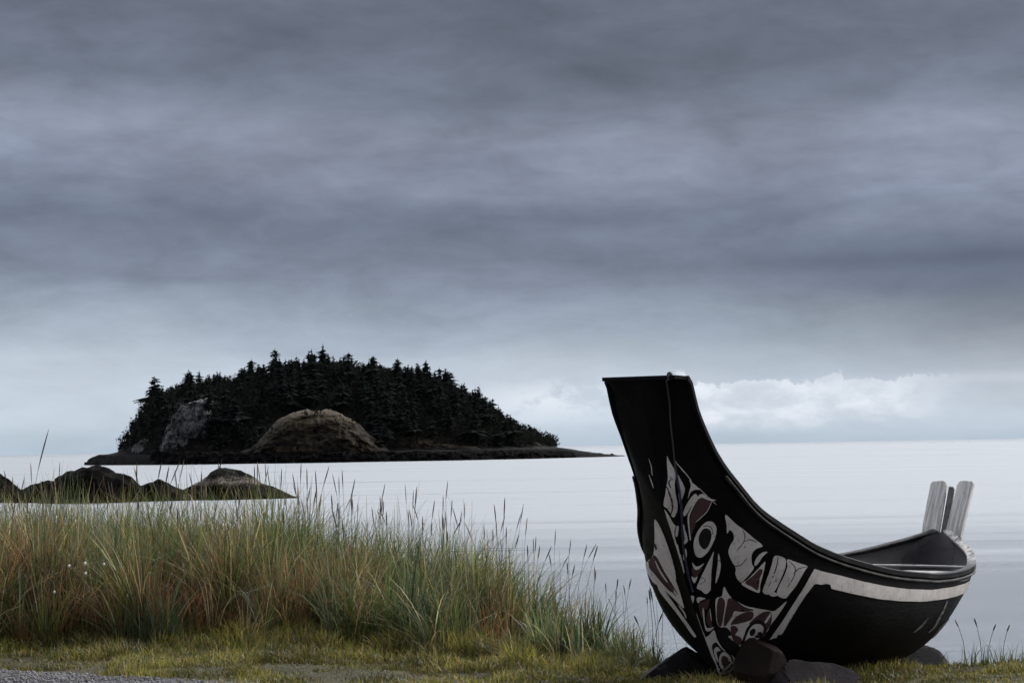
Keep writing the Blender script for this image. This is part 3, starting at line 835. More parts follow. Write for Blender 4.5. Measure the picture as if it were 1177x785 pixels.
def moulding(name, prof, side, s0, s1, matr, n=150, off=0.0):
    s = np.linspace(s0, s1, n)
    C = local(s, side * half_b(s), gun(s))
    T = np.gradient(C, axis=0); T /= np.linalg.norm(T, axis=1)[:, None]
    Sd = np.zeros_like(C); Sd[:, 1] = side
    Sd = Sd - (Sd * T).sum(1)[:, None] * T; Sd /= np.linalg.norm(Sd, axis=1)[:, None]
    U = np.cross(T, Sd); U *= np.sign(U[:, 2] + 1e-6)[:, None]
    V = np.stack([C + Sd * a + U * c for a, c in prof], 1)
    k = len(prof)
    F = [tuple(f) for f in grid_faces(n, k, True).tolist()] + [tuple(range(k)), tuple(range((n - 1) * k, n * k))]
    return link(name, mesh(name, V.reshape(-1, 3), F, matr), canoe)
CAP = [(-.052, .004), (-.05, .018), (-.03, .024), (.010, .024), (.020, .016), (.021, -.016), (.012, -.022), (-.003, -.022), (-.02, .0), (-.044, -.012)]
BEAD = [(.001, -.034), (.012, -.031), (.020, -.037), (.021, -.046), (.012, -.052), (.0, -.05)]
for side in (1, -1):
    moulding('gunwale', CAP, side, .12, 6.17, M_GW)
    moulding('bead', BEAD, side, .62, 5.9, M_BEAD)
# flat top of the prow
s_ = np.linspace(-.004, .14, 6)
V = np.concatenate([local(s_, half_b(s_) + .002, gun(s_) + .014), local(s_, -half_b(s_) - .002, gun(s_) + .014), local(s_, half_b(s_) + .002, gun(s_) - .010), local(s_, -half_b(s_) - .002, gun(s_) - .010)])
n = len(s_); F = []
for i in range(n - 1):
    F += [(i, i + 1, n + i + 1, n + i), (2 * n + i, 3 * n + i, 3 * n + i + 1, 2 * n + i + 1), (i, 2 * n + i, 2 * n + i + 1, i + 1), (n + i, n + i + 1, 3 * n + i + 1, 3 * n + i)]
F += [(0, n, 3 * n, 2 * n), (n - 1, 3 * n - 1, 4 * n - 1, 2 * n - 1)]
link('prow_cap', mesh('prow_cap', V, F, M_GW), canoe)

# painted figure: outlines in (station, girth) of the hull's own surface
DESIGN = [["w",1,[253,204,256,211,263,216,271,224,280,240,289,259,296,278,302,285,308,289,313,283,317,272,321,257,325,244,334,234,346,224,357,218,368,213,378,210,388,203,397,192,405,178,410,162,413,141,415,119,414,100,410,89,405,81,400,76,395,74,391,75,384,74,375,67,364,58,354,48,346,32,339,15,332,8,327,20,322,39,319,59,315,74,311,86,308,101,304,120,301,135,297,151,291,156,283,162,275,169,266,178,257,193]],
["r",1,[307,94,310,100,316,112,322,114,329,120,339,124,348,125,357,123,364,119,371,112,377,98,382,82,385,71,389,70,391,75,391,84,389,99,385,118,380,134,373,145,365,152,356,156,345,155,334,147,325,142,318,132,313,124,309,116,307,107,306,100]],
["k",1,[300,182,303,193,309,216,313,228,314,235,315,239,313,237,309,225,304,205,300,190,299,185,299,181]],
["k",1,[306,196,305,177,305,155,306,138,309,142,315,155,319,163,321,172,321,177,320,179,317,174,312,166,309,164,308,178,308,197,308,208,308,205,307,205]],
["w",1,[313,315,316,328,323,339,332,348,343,357,356,364,367,368,374,369,379,368,384,362,388,350,391,333,394,314,396,294,398,273,399,255,400,242,400,233,398,228,393,230,386,237,380,244,375,247,370,249,366,255,363,268,361,284,359,296,355,303,350,307,346,305,342,299,339,289,335,281,330,282,326,285,322,291,317,297,314,305]],
["w",1,[285,316,291,329,299,352,308,381,318,403,331,428,346,448,363,464,380,477,392,487,397,492,398,495,393,494,382,488,365,477,349,462,333,443,319,420,309,393,300,366,291,341,286,324,283,313,283,310]],
["w",1,[379,469,383,476,394,485,404,493,412,500,419,508,428,517,442,531,458,546,466,550,461,536,449,512,438,487,432,464,426,441,423,418,424,392,427,367,427,354,424,363,418,384,413,406,410,425,408,443,404,458,395,465,384,466]],
["w",1,[460,547,474,557,496,572,520,589,547,608,577,628,598,643,607,649,607,651,599,647,578,635,549,617,521,598,498,581,476,565,461,552,454,545,454,543]],
["w",1,[448,458,453,473,459,481,464,484,468,483,471,476,472,459,470,426,468,382,466,343,466,312,466,285,466,264,464,247,462,235,458,227,454,223,449,223,445,228,442,239,440,255,438,276,437,304,437,337,438,369,440,401,444,433]],
["w",1,[478,514,481,526,486,538,491,546,494,548,497,545,498,539,498,528,497,515,495,504,492,496,489,490,485,489,482,494,479,503]],
["w",1,[492,245,485,253,479,262,475,274,472,292,472,313,471,335,469,357,468,381,467,407,469,437,471,470,474,499,478,520,483,536,489,550,496,562,504,572,514,583,526,594,540,606,554,620,569,641,585,664,592,674,586,660,573,633,559,608,547,591,535,576,524,562,515,550,506,540,499,530,494,520,490,510,487,497,484,478,481,457,480,434,479,411,479,388,480,365,481,341,482,317,485,298,487,285,491,277,497,268,505,257,516,246,527,235,540,225,553,214,562,206,564,199,562,193,556,192,546,198,532,209,520,220,509,228,500,237]],
["r",1,[488,496,495,518,506,534,518,550,533,574,549,597,560,605,564,591,563,563,561,533,558,505,554,475,550,447,547,422,544,398,542,378,540,362,539,349,538,336,540,324,542,312,545,297,547,277,550,255,550,239,549,230,545,227,539,229,528,239,514,254,503,270,496,287,492,305,489,325,486,347,484,370,483,396,483,429,484,465]],
["w",1,[538,340,541,351,544,369,549,393,555,429,563,473,569,514,571,553,570,590,569,615,569,626,568,625,566,612,566,585,566,548,564,509,558,468,550,425,544,390,540,366,537,349,535,338,535,333,536,333]],
["w",1,[608,487,616,501,625,512,634,519,642,523,651,523,659,519,665,513,670,502,674,488,677,470,680,449,681,426,682,403,683,378,682,353,681,329,678,305,674,282,670,261,664,242,657,225,649,212,640,201,631,195,622,193,613,195,605,199,597,205,590,213,584,224,579,238,576,254,574,274,572,296,572,322,574,347,576,374,580,401,585,427,591,449,599,470]],
["k",1,[602,406,611,422,621,436,630,444,638,447,645,445,651,440,656,431,660,418,663,404,665,388,667,370,667,353,665,337,662,321,658,307,651,296,643,288,635,282,626,278,617,277,609,279,603,282,598,288,594,298,591,312,590,331,590,350,592,369,596,388]],
["r",1,[588,393,593,404,600,421,607,436,615,448,624,458,632,464,639,463,646,458,652,454,655,454,655,456,654,459,649,465,642,472,634,474,625,467,615,455,605,442,597,425,590,407,586,394,584,388,585,388]],
["w",1,[344,5,349,12,358,24,368,34,382,43,395,50,407,54,418,58,428,63,436,71,442,80,447,84,450,79,451,68,453,58,456,50,460,42,466,35,475,31,487,28,499,27,514,26,530,26,545,27,559,28,573,30,586,30,600,28,614,23,624,19,628,14,630,10,625,5,621,5,610,5,594,5,579,5,560,5,545,5,522,5,503,5,484,5,469,5,454,5,439,5,424,5,401,5,386,5,367,5,352,5]],
["w",1,[453,94,455,105,458,115,463,118,468,112,474,100,478,89,482,79,485,70,486,61,484,53,480,45,476,42,471,47,465,56,460,67,457,76,454,85]],
["w",1,[476,174,476,180,481,185,486,187,491,186,495,182,502,179,511,178,521,178,530,177,539,174,547,170,552,162,551,144,547,121,543,108,539,113,534,127,528,140,520,147,511,152,502,157,492,163,482,169]],
["w",1,[561,108,565,113,571,115,577,113,582,110,588,103,592,96,594,86,596,75,596,65,593,57,589,50,584,46,579,48,574,54,569,64,565,78,562,95]],
["w",1,[511,5,508,14,510,27,513,37,517,38,522,36,527,33,535,31,544,28,549,25,547,20,541,15,534,11,526,6,518,5]],
["w",1,[549,5,551,12,555,27,560,35,564,32,569,23,571,15,571,9,568,5,560,5,556,5]],
["w",1,[635,134,641,139,652,146,663,155,670,166,675,180,681,195,686,215,692,237,695,246,694,233,692,208,688,185,685,170,681,157,676,146,670,137,662,130,654,126,646,126,637,129]],
["r",1,[651,119,657,125,668,130,677,138,683,151,687,167,691,182,694,198,696,213,698,215,700,194,701,161,700,133,697,118,691,109,685,102,676,97,666,96,659,98,653,103,650,111]],
["w",1,[673,81,678,87,686,96,693,105,696,117,699,131,701,137,704,130,707,117,708,105,709,97,708,89,706,83,701,78,694,74,688,73,681,73,676,76]],
["w",1,[708,380,711,377,715,362,720,347,726,334,732,321,739,307,744,295,750,283,757,268,771,249,786,227,799,211,804,202,805,197,804,190,803,177,800,162,794,148,785,139,773,131,762,123,751,110,740,96,732,91,728,101,726,121,723,143,720,169,717,198,715,227,713,256,711,284,710,311,709,338,707,365]],
["k",1,[719,162,724,168,730,176,736,183,742,186,748,187,751,186,749,179,746,170,743,163,742,160,743,160,744,163,748,171,753,182,754,190,750,193,743,192,737,188,730,181,724,171,719,164,717,160]],
["w",1,[735,409,740,411,751,406,761,398,770,390,778,380,785,368,791,354,796,339,801,323,805,300,809,276,809,263,803,269,793,286,784,304,777,319,772,335,765,352,754,373,742,395]],
["w",1,[765,64,767,71,771,81,777,92,788,108,800,125,808,134,808,129,803,118,799,106,795,97,792,88,790,79,790,71,790,63,789,57,784,53,777,51,771,51,767,53,765,58]],
["w",1,[727,5,732,19,739,33,746,40,753,33,759,18,761,5,765,5,761,5,758,5,746,5,735,5]],
["r",1,[794,54,794,68,800,87,807,106,814,128,822,151,830,163,838,154,847,135,852,118,851,107,846,98,843,90,844,83,848,77,851,71,855,63,859,56,860,50,856,46,850,43,840,42,824,43,806,46]],
["w",1,[828,86,834,85,843,81,854,75,865,67,878,58,890,52,901,50,912,51,922,58,932,74,941,94,947,105,949,100,948,86,946,73,942,63,937,53,932,45,926,40,919,37,909,37,897,40,882,45,868,51,855,57,844,62,835,68,830,75,827,82]],
["r",1,[858,116,862,120,872,120,882,119,889,117,897,113,906,109,917,105,928,101,936,96,936,88,933,79,926,72,915,69,901,67,887,71,875,84,863,102]],
["w",1,[863,130,869,125,878,120,887,115,896,111,904,107,911,105,914,105,914,107,913,109,907,112,899,117,891,122,882,126,872,131,865,133,862,134,861,132]],
["w",1,[811,5,807,5,812,8,825,10,846,10,874,9,906,9,940,13,977,18,1013,21,1048,22,1083,22,1111,20,1130,17,1143,14,1148,12,1143,10,1129,10,1109,9,1083,8,1050,5,1016,5,978,5,940,5,902,5,868,5,833,5]],
["w",1,[951,9,946,20,951,34,955,49,955,66,955,83,959,95,970,97,985,93,1001,89,1014,89,1027,89,1042,90,1057,92,1073,95,1093,101,1122,112,1153,124,1190,119,1220,102,1236,84,1249,67,1262,50,1270,34,1273,21,1263,13,1242,8,1221,5,1198,5,1183,5,1171,5,1167,5,1160,5,1148,5,1129,5,1109,9,1086,9,1060,7,1031,5,1004,5,970,5]],
["k",1,[1009,37,1007,49,1009,62,1015,73,1024,78,1038,81,1051,83,1064,87,1077,91,1089,96,1099,104,1109,112,1118,118,1127,120,1135,120,1144,118,1154,113,1165,107,1182,94,1198,80,1211,66,1218,54,1213,44,1199,36,1183,30,1173,25,1164,20,1158,15,1144,13,1126,14,1107,16,1087,18,1066,21,1047,24,1031,27,1018,31]],
["w",1,[1035,39,1032,49,1034,59,1039,68,1048,73,1061,76,1069,77,1068,73,1064,67,1060,61,1058,56,1056,51,1058,46,1065,43,1075,42,1084,39,1094,36,1103,33,1106,30,1099,28,1087,26,1073,26,1059,29,1045,33]],
["w",1,[1089,91,1099,98,1113,103,1127,106,1138,107,1148,105,1157,101,1164,94,1175,82,1185,68,1188,56,1183,47,1169,43,1160,36,1149,32,1138,29,1125,30,1111,33,1100,38,1092,45,1087,54,1084,63,1083,72,1084,82]],
["r",1,[1105,79,1111,84,1121,89,1129,91,1137,91,1145,89,1151,85,1156,80,1159,73,1161,67,1161,61,1159,56,1155,51,1149,48,1141,46,1132,45,1124,47,1116,50,1109,53,1104,57,1101,62,1100,66,1100,71,1101,75]],
["w",1,[681,675,700,689,731,699,761,710,785,723,809,736,833,747,854,754,874,759,894,763,918,769,943,772,957,768,951,753,935,730,922,707,916,686,912,664,912,644,917,626,925,610,932,598,940,594,947,594,951,587,950,569,947,546,943,522,939,499,934,475,930,456,927,445,924,438,918,434,906,433,891,435,879,440,871,450,867,464,859,475,848,479,833,478,819,480,805,483,792,488,782,497,778,513,777,534,777,554,779,572,782,589,782,604,779,617,773,627,766,633,757,634,747,631,740,624,736,609,735,591,732,582,726,589,719,606,710,624,697,641,682,659]],
["k",1,[810,727,818,724,828,719,836,710,839,695,839,675,838,653,834,626,828,596,825,575,824,566,826,567,828,576,833,598,839,629,844,657,845,681,845,702,842,718,833,727,822,731,813,732,809,732,808,730]],
["k",1,[846,672,852,686,861,705,872,723,887,735,903,745,914,752,919,756,919,758,914,756,903,751,886,742,871,729,860,710,850,689,844,673,842,667]],
["k",1,[840,461,852,476,867,496,879,519,887,548,892,579,895,602,897,612,896,611,893,602,888,579,883,548,875,520,863,498,849,478,839,463,835,456,836,455]],
["w",1,[995,757,987,752,972,735,960,715,951,693,945,669,941,647,941,628,944,612,948,604,953,606,958,616,962,631,966,651,970,676,975,701,983,724,992,746]],
["w",1,[1000,686,1002,680,1004,667,1005,655,1007,647,1009,639,1011,624,1015,596,1021,561,1027,532,1034,515,1042,503,1044,493,1039,484,1029,478,1016,471,998,462,976,451,957,443,944,437,934,434,929,437,931,447,938,463,946,485,953,515,961,551,969,585,976,612,982,636,987,656,992,671,997,682]],
["r",1,[983,612,991,621,999,623,1004,618,1006,603,1005,582,1007,560,1015,537,1025,514,1029,496,1020,487,1003,483,986,478,970,469,953,460,944,461,946,481,956,512,965,541,971,568,977,593]],
["w",1,[1047,770,1069,787,1099,799,1123,803,1133,796,1136,783,1137,768,1138,756,1138,742,1137,724,1134,698,1131,668,1129,641,1127,618,1126,598,1124,582,1123,573,1121,567,1117,560,1109,546,1100,530,1090,518,1079,511,1069,509,1060,510,1055,516,1053,526,1050,543,1048,568,1046,601,1045,631,1044,655,1043,677,1043,700,1041,724,1040,749]],
["r",1,[1068,777,1069,767,1071,752,1073,735,1073,716,1073,693,1073,668,1073,633,1073,596,1074,570,1076,560,1077,561,1078,572,1078,598,1079,636,1081,671,1081,697,1081,720,1080,739,1078,756,1075,770,1073,780,1071,784,1069,782]],
["w",1,[1141,809,1159,818,1188,822,1219,825,1254,830,1291,836,1316,835,1319,828,1310,815,1297,793,1284,758,1270,715,1259,678,1249,652,1240,631,1232,613,1226,595,1221,580,1213,569,1199,564,1181,562,1166,563,1156,561,1148,562,1141,568,1137,578,1135,593,1135,613,1137,638,1141,669,1146,697,1148,722,1150,746,1151,766,1146,783,1139,797]],
["k",1,[1160,803,1174,800,1195,793,1210,782,1215,764,1216,742,1214,719,1207,692,1198,663,1193,643,1192,635,1193,635,1197,643,1204,663,1214,691,1221,719,1224,744,1223,768,1217,786,1201,798,1179,805,1163,808,1157,808,1156,806]],
["k",1,[1312,830,1293,821,1267,808,1245,794,1229,777,1218,758,1211,746,1208,740,1210,740,1214,744,1222,756,1234,773,1249,789,1271,804,1295,817,1313,827,1321,832,1320,833]],
["w",1,[1101,527,1100,533,1103,543,1108,552,1116,559,1125,565,1134,568,1141,568,1147,566,1149,562,1146,555,1138,545,1129,537,1119,531,1108,527]],
["w",1,[1384,839,1408,842,1433,844,1441,795,1451,746,1438,743,1426,740,1414,731,1403,722,1380,677,1360,634,1347,586,1336,539,1332,479,1332,420,1337,379,1345,338,1343,332,1341,325,1329,325,1318,324,1323,312,1328,300,1317,297,1307,294,1298,287,1289,280,1285,301,1281,322,1279,371,1279,421,1281,485,1289,550,1304,618,1326,688,1350,762]],
["w",1,[859,315,868,316,883,313,898,312,909,313,919,316,933,322,955,331,981,343,1005,355,1023,366,1040,378,1058,392,1083,410,1111,429,1135,446,1152,455,1165,462,1181,471,1199,500,1218,537,1231,553,1231,531,1226,487,1222,448,1219,419,1215,394,1214,373,1217,356,1222,343,1224,329,1219,314,1211,298,1204,281,1199,262,1196,242,1196,223,1199,205,1205,189,1204,178,1196,175,1181,176,1162,178,1141,173,1115,168,1091,163,1075,156,1061,150,1046,146,1027,146,1007,148,990,149,976,144,964,137,951,135,936,139,921,148,905,160,887,174,869,190,858,208,860,226,870,244,876,259,875,269,870,277,866,285,861,296,857,307]],
["k",1,[923,320,945,329,979,339,1010,349,1032,362,1052,376,1064,384,1070,384,1069,379,1061,371,1045,358,1022,342,1000,328,978,320,956,316,940,313,927,313,920,315]],
["r",1,[869,224,869,238,874,249,881,256,890,261,900,263,911,259,921,247,931,230,942,211,955,191,969,170,977,155,975,145,966,140,954,139,939,145,920,156,903,170,888,187,876,207]],
["r",1,[914,291,917,301,923,309,936,318,958,328,987,337,1012,346,1032,358,1049,370,1058,374,1056,366,1047,351,1037,337,1028,327,1019,317,1010,307,1000,298,990,289,983,280,983,272,986,264,989,254,991,238,993,220,995,205,996,192,996,181,995,174,991,170,986,169,979,173,969,185,957,202,947,219,940,232,933,245,928,257,921,269,916,280]],
["r",1,[1011,274,1016,289,1023,307,1031,324,1041,341,1052,358,1062,369,1071,373,1079,371,1085,366,1089,358,1092,347,1091,335,1085,321,1076,305,1065,287,1051,265,1036,241,1024,223,1018,213,1014,210,1012,212,1010,219,1009,232,1009,245,1009,254,1009,263]],
["r",1,[1104,375,1110,393,1117,410,1125,424,1135,437,1146,447,1155,453,1163,452,1172,445,1181,433,1192,418,1203,401,1211,384,1214,369,1214,354,1216,339,1222,321,1230,303,1233,291,1227,289,1216,294,1206,304,1198,319,1191,339,1183,356,1171,367,1161,371,1151,371,1142,370,1133,365,1124,358,1117,345,1111,329,1106,317,1100,310,1095,306,1092,310,1094,327,1098,352]],
["k",1,[974,115,973,130,981,148,991,163,998,172,1007,179,1018,184,1032,187,1048,187,1058,184,1056,176,1048,166,1047,159,1058,161,1075,167,1095,173,1118,179,1143,184,1164,189,1189,183,1209,178,1223,169,1236,148,1244,124,1233,111,1191,119,1151,123,1124,117,1099,111,1074,105,1049,102,1021,103,992,107]],
["r",1,[1022,202,1023,214,1033,226,1044,234,1052,236,1062,236,1068,232,1070,221,1069,208,1072,200,1081,204,1093,213,1104,218,1115,217,1125,212,1131,206,1133,198,1130,188,1124,180,1112,175,1096,172,1079,173,1058,180,1036,191]],
["k",1,[1099,276,1098,291,1099,306,1102,322,1107,337,1114,353,1124,366,1137,374,1153,379,1166,380,1182,368,1197,353,1207,338,1211,322,1211,307,1207,302,1202,311,1193,329,1183,345,1171,355,1160,358,1150,357,1140,351,1129,341,1121,330,1117,319,1115,306,1115,292,1118,275,1123,256,1129,238,1138,218,1149,198,1155,185,1154,178,1148,177,1141,182,1133,195,1123,216,1115,235,1109,250,1103,263]],
["k",1,[1124,279,1123,288,1125,299,1128,307,1133,311,1140,313,1146,311,1151,305,1154,295,1155,286,1154,279,1150,272,1146,269,1138,269,1130,273]],
["k",1,[1138,207,1137,218,1139,232,1144,247,1154,262,1167,277,1181,277,1180,271,1172,259,1165,246,1163,229,1161,212,1158,201,1151,198,1143,200]],
["k",1,[1159,301,1163,310,1169,320,1179,322,1192,317,1207,308,1215,299,1212,291,1203,284,1192,279,1181,279,1169,282,1163,282,1160,286,1158,293]],
["w",1,[1388,840,1406,840,1424,840,1542,850,1673,858,1813,860,1962,859,2122,863,2296,864,2479,866,2673,863,2885,867,3127,869,3383,880,3659,881,3841,885,4118,878,4287,878,4510,865,4477,815,4433,773,4422,758,4411,742,4005,776,3786,775,3636,775,3503,771,3235,770,2988,755,2762,753,2562,748,2375,747,2199,740,2034,739,1882,736,1730,736,1586,733,1574,747,1562,761,1543,761,1524,761,1498,751,1473,741,1441,738,1409,734,1396,787]],
["s",1,[3544,740,3524,715,3504,678,3485,642,3463,609,3441,578,3431,555,3435,543,3446,540,3461,547,3485,567,3517,597,3542,629,3556,667,3565,706,3571,735,3569,748,3559,750]],
["s",1,[3173,598,3151,580,3123,555,3095,530,3062,508,3027,486,3007,471,3004,462,3013,459,3031,463,3063,475,3106,494,3143,516,3167,542,3186,570,3197,591,3198,601,3189,603]],
["s",1,[4072,558,4039,527,3984,489,3951,450,3918,420,3896,389,3874,370,3863,362,3853,366,3864,374,3886,393,3908,424,3941,454,3985,493,4039,527,4072,558,4082,570]],
["s",1,[3940,539,3830,534,3747,516,3694,491,3661,457,3650,416,3661,384,3686,367,3720,361,3751,367,3766,393,3795,430,3852,461,3962,477,4006,504,4028,523,4039,531,4017,535]],
["s",1,[3951,462,3865,456,3736,449,3677,433,3650,412,3643,388,3650,370,3671,358,3704,352,3744,352,3799,362,3854,375,3885,393,3918,416,3929,443,3962,458,3973,466]],
["s",1,[3487,610,3468,584,3451,546,3436,512,3415,488,3393,468,3381,454,3385,445,3397,441,3414,444,3442,455,3477,472,3502,496,3509,532,3513,573,3517,603,3514,617,3503,619]],
["s",1,[3618,945,3655,944,3710,944,3777,944,3876,942,4009,937,4122,933,4169,934,4164,939,4108,946,3994,955,3862,962,3765,966,3699,964,3646,960,3611,956,3597,952,3599,948]],
["s",1,[3821,924,3878,919,3970,912,4069,906,4161,905,4247,906,4305,908,4326,910,4313,914,4276,918,4211,921,4127,922,4041,923,3951,927,3868,931,3816,932,3797,931,3798,928]],
["s",1,[3225,940,3275,941,3346,942,3398,943,3417,945,3416,947,3396,949,3344,950,3274,948,3223,946,3205,943,3205,940]],
["w",-1,[551,393,531,352,525,315,525,285,530,261,540,242,553,226,569,211,587,198,606,187,625,179,646,173,669,173,696,178,724,188,755,205,790,230,827,261,856,286,869,303,874,320,880,345,890,386,903,439,913,486,912,522,907,554,910,582,935,610,968,633,979,642,945,631,892,604,839,575,788,548,737,524,688,498,638,469,590,435]],
["r",-1,[785,556,796,543,806,519,815,492,822,465,827,436,832,406,837,370,842,333,842,305,836,285,824,271,812,267,799,280,786,306,776,334,767,359,760,385,755,413,749,444,746,477,748,507,758,531,772,550]],
["k",-1,[777,551,785,539,794,517,801,494,805,469,808,442,809,410,808,368,806,324,804,292,801,276,797,271,793,278,791,305,790,346,789,385,786,414,783,441,780,466,774,491,767,515,764,533,766,547,771,553]],
["k",-1,[893,635,893,611,893,577,891,540,886,499,879,456,874,416,871,379,870,344,869,320,866,307,862,302,859,309,856,329,854,361,855,397,859,435,865,478,871,520,874,558,877,594,880,622,886,638,891,643]],
["w",-1,[760,484,736,447,725,418,720,388,718,351,722,314,730,281,742,250,758,224,778,204,802,192,829,186,854,184,875,181,893,182,910,200,925,247,940,313,960,378,988,436,1022,493,1060,544,1096,580,1130,606,1157,633,1196,672,1276,731,1249,750,1242,770,1227,781,1164,773,1055,716,978,668,921,628,866,588,806,536]],
["w",-1,[718,486,704,463,693,432,687,403,687,376,693,352,702,342,716,353,734,377,747,402,755,430,761,461,760,484,750,495,734,495]],
["r",-1,[965,658,922,631,876,590,842,544,829,505,830,470,835,431,839,376,848,321,863,291,882,295,902,318,920,345,932,373,943,406,953,441,965,481,979,524,994,566,1014,604,1037,640,1047,666,1032,675,1001,672]],
["k",-1,[876,602,879,583,880,554,879,517,872,472,864,422,858,374,858,327,861,284,863,253,861,237,857,232,852,240,845,265,839,306,837,351,841,398,850,448,857,494,860,532,860,563,863,588,868,603,873,609]],
["k",-1,[1022,697,1012,666,1000,622,986,575,969,525,951,473,935,423,921,372,907,321,897,285,890,268,886,264,886,275,892,307,903,356,915,407,929,456,945,508,962,557,975,604,988,649,1003,684,1016,704,1025,710]],
["w",-1,[892,557,898,543,904,521,906,494,902,459,896,419,891,391,887,377,882,373,879,379,879,402,881,438,883,471,882,499,879,524,879,544,883,556,888,561]],
["k",-1,[1242,754,1157,700,1122,642,1102,600,1075,566,1050,539,1044,530,1074,551,1130,591,1229,641,1303,685,1291,712,1276,731,1253,743,1246,754]],
["w",-1,[1017,521,1007,511,999,492,990,456,980,398,976,329,978,268,984,212,994,162,1005,129,1014,117,1021,119,1028,125,1037,132,1047,143,1050,163,1043,197,1033,244,1028,298,1034,364,1050,440,1064,501,1058,527,1036,529]],
["w",-1,[942,261,944,248,945,229,948,213,954,204,961,199,965,195,964,190,960,186,954,183,945,183,934,184,926,191,925,209,928,232,931,251,935,260,939,264]],
["w",-1,[252,143,257,140,264,133,271,129,279,131,286,139,290,136,291,134,291,130,289,120,284,120,276,112,268,107,260,113,254,123,249,132,247,139,248,142]],
["w",-1,[300,212,303,197,307,187,310,174,312,166,315,155,316,151,316,143,314,137,312,143,309,145,306,154,304,163,301,189,299,197,298,205,299,209]]]
PM = {'w': 0, 'r': 1, 'k': 2, 's': 3}
sets = {1: ([], [], []), -1: ([], [], []), 0: ([], [], [])}
for n_, (lay, side, flat) in enumerate(DESIGN):
    st = np.array(flat, float).reshape(-1, 2) / 1000
    s_mean = st[:, 0].mean(); sp = st[:, 0].max() - st[:, 0].min()
    K = np.array([1.0, max(.25, float(gun(s_mean) - keel(s_mean)) * 1.15)])
    q = st * K
    e2 = np.roll(q, -1, 0); seg = []
    for a_, c_ in zip(q, e2):                                    # even spacing along the outline
        L = np.linalg.norm(c_ - a_); k = max(1, int(L / .03))
        seg += [a_ + (c_ - a_) * i / k for i in range(k)]
    q = np.array(seg)
    lo, hi = q.min(0), q.max(0); sp_ = .022
    gx, gy = np.meshgrid(np.arange(lo[0], hi[0], sp_), np.arange(lo[1], hi[1], sp_), indexing='ij')
    inner = [Vector((float(a_), float(c_))) for a_, c_ in zip(gx.ravel(), gy.ravel())]
    cv = [Vector((float(a_), float(c_))) for a_, c_ in q] + inner
    vs, ed, fs, *_ = geometry.delaunay_2d_cdt(cv, [], [list(range(len(q)))], 1, 1e-6)
    if not fs: continue
    st2 = np.array([[v[0], v[1]] for v in vs]) / K
    s2 = np.clip(st2[:, 0], .002, 6.198); t2 = np.clip(st2[:, 1], .002, .998)
    lift = .002 + .00006 * n_                                    # painted in this order, coat over coat
    pos = skin(s2, t2, side) + skin_n(s2, t2, side) * lift
    key = side
    if side == 1 and sp > 2: key = 0
    Vv, Ff, Mi = sets[key]; base_i = sum(len(v) for v in Vv)
    Vv.append(pos)
    for f in fs: Ff.append(tuple(base_i + i for i in f)); Mi.append(PM[lay])
for key, nm in ((1, 'painted_figure'), (-1, 'painted_figure'), (0, 'painted_stripe')):
    Vv, Ff, Mi = sets[key]
    link(nm, mesh(nm, np.vstack(Vv), Ff, [P_W, P_R, P_K, P_S], Mi, smooth=True), hull)

# stern: a dark post with two weathered boards splayed like an open book
m, t, b = mat('weathered_board')
co = t.node('ShaderNodeTexCoord').outputs['Object']; cx, cy, cz = t.sep(co)
n = t.noise(t.xyz(t.m('MULTIPLY', t.m('SUBTRACT', cx, t.m('MULTIPLY', cz, .77)), 16), t.m('MULTIPLY', cy, 20), t.m('MULTIPLY', cz, 1.6)), 2.2, 8, .62)
n2 = t.noise(co, 42, 4, .7)
c = t.mix(t.smooth(n, .36, .62), (.30, .288, .278), (.58, .56, .54))
c = t.mix(t.m('MULTIPLY', t.smooth(n2, .58, .72), .55), c, (.17, .16, .155))
t.put(b.inputs['Base Color'], c); b.inputs['Roughness'].default_value = .85
bn = t.node('ShaderNodeBump'); bn.inputs['Strength'].default_value = .5; bn.inputs['Distance'].default_value = .006
t.put(bn.inputs['Height'], n); t.put(b.inputs['Normal'], bn.outputs[0])
M_BOARD = MATS['weathered_board']
M_POST = simple('grey_post', (.05, .048, .047), (.13, .125, .12), 8, .8, .4, .2, bscale=.006)
def prism(A, Bv, th):
    """a slab: outline points A (n,3) pushed by vector Bv*th, with a small chamfer"""
    A = np.asarray(A, float); c = A.mean(0); n = len(A)
    In = A + (c - A) / np.linalg.norm(c - A, axis=1)[:, None] * .006
    rings = [In, A + Bv * .004, A + Bv * (th - .004), In + Bv * th]
    V = np.vstack(rings); F = [tuple(range(n))[::-1], tuple(range(3 * n, 4 * n))]
    for r in range(3):
        for i in range(n): F.append((r * n + i, r * n + (i + 1) % n, (r + 1) * n + (i + 1) % n, (r + 1) * n + i))
    return V, F
for side in (-1, 1):
    # bottom inner, bottom outer, up the outer edge, top, inner edge (x aft, y side); raked aft
    A = [(6.18, side * .030, .735), (6.16, side * .185, .712), (6.24, side * .195, .83), (6.53, side * .205, 1.195), (6.545, side * .188, 1.216), (6.552, side * .10, 1.221), (6.55, side * .068, 1.215), (6.53, side * .05, 1.185)]
    V, F = prism(A, np.array([.79, 0, -.61]), .042)
    link('stern_board', mesh('stern_board', V, F, M_BOARD), canoe)
A = [(6.14, -.026, .60), (6.14, .026, .60), (6.50, .020, 1.165), (6.50, -.020, 1.165)]
V, F = prism(A, np.array([.84, 0, -.54]), .06)
link('stern_post', mesh('stern_post', V, F, M_POST), canoe)
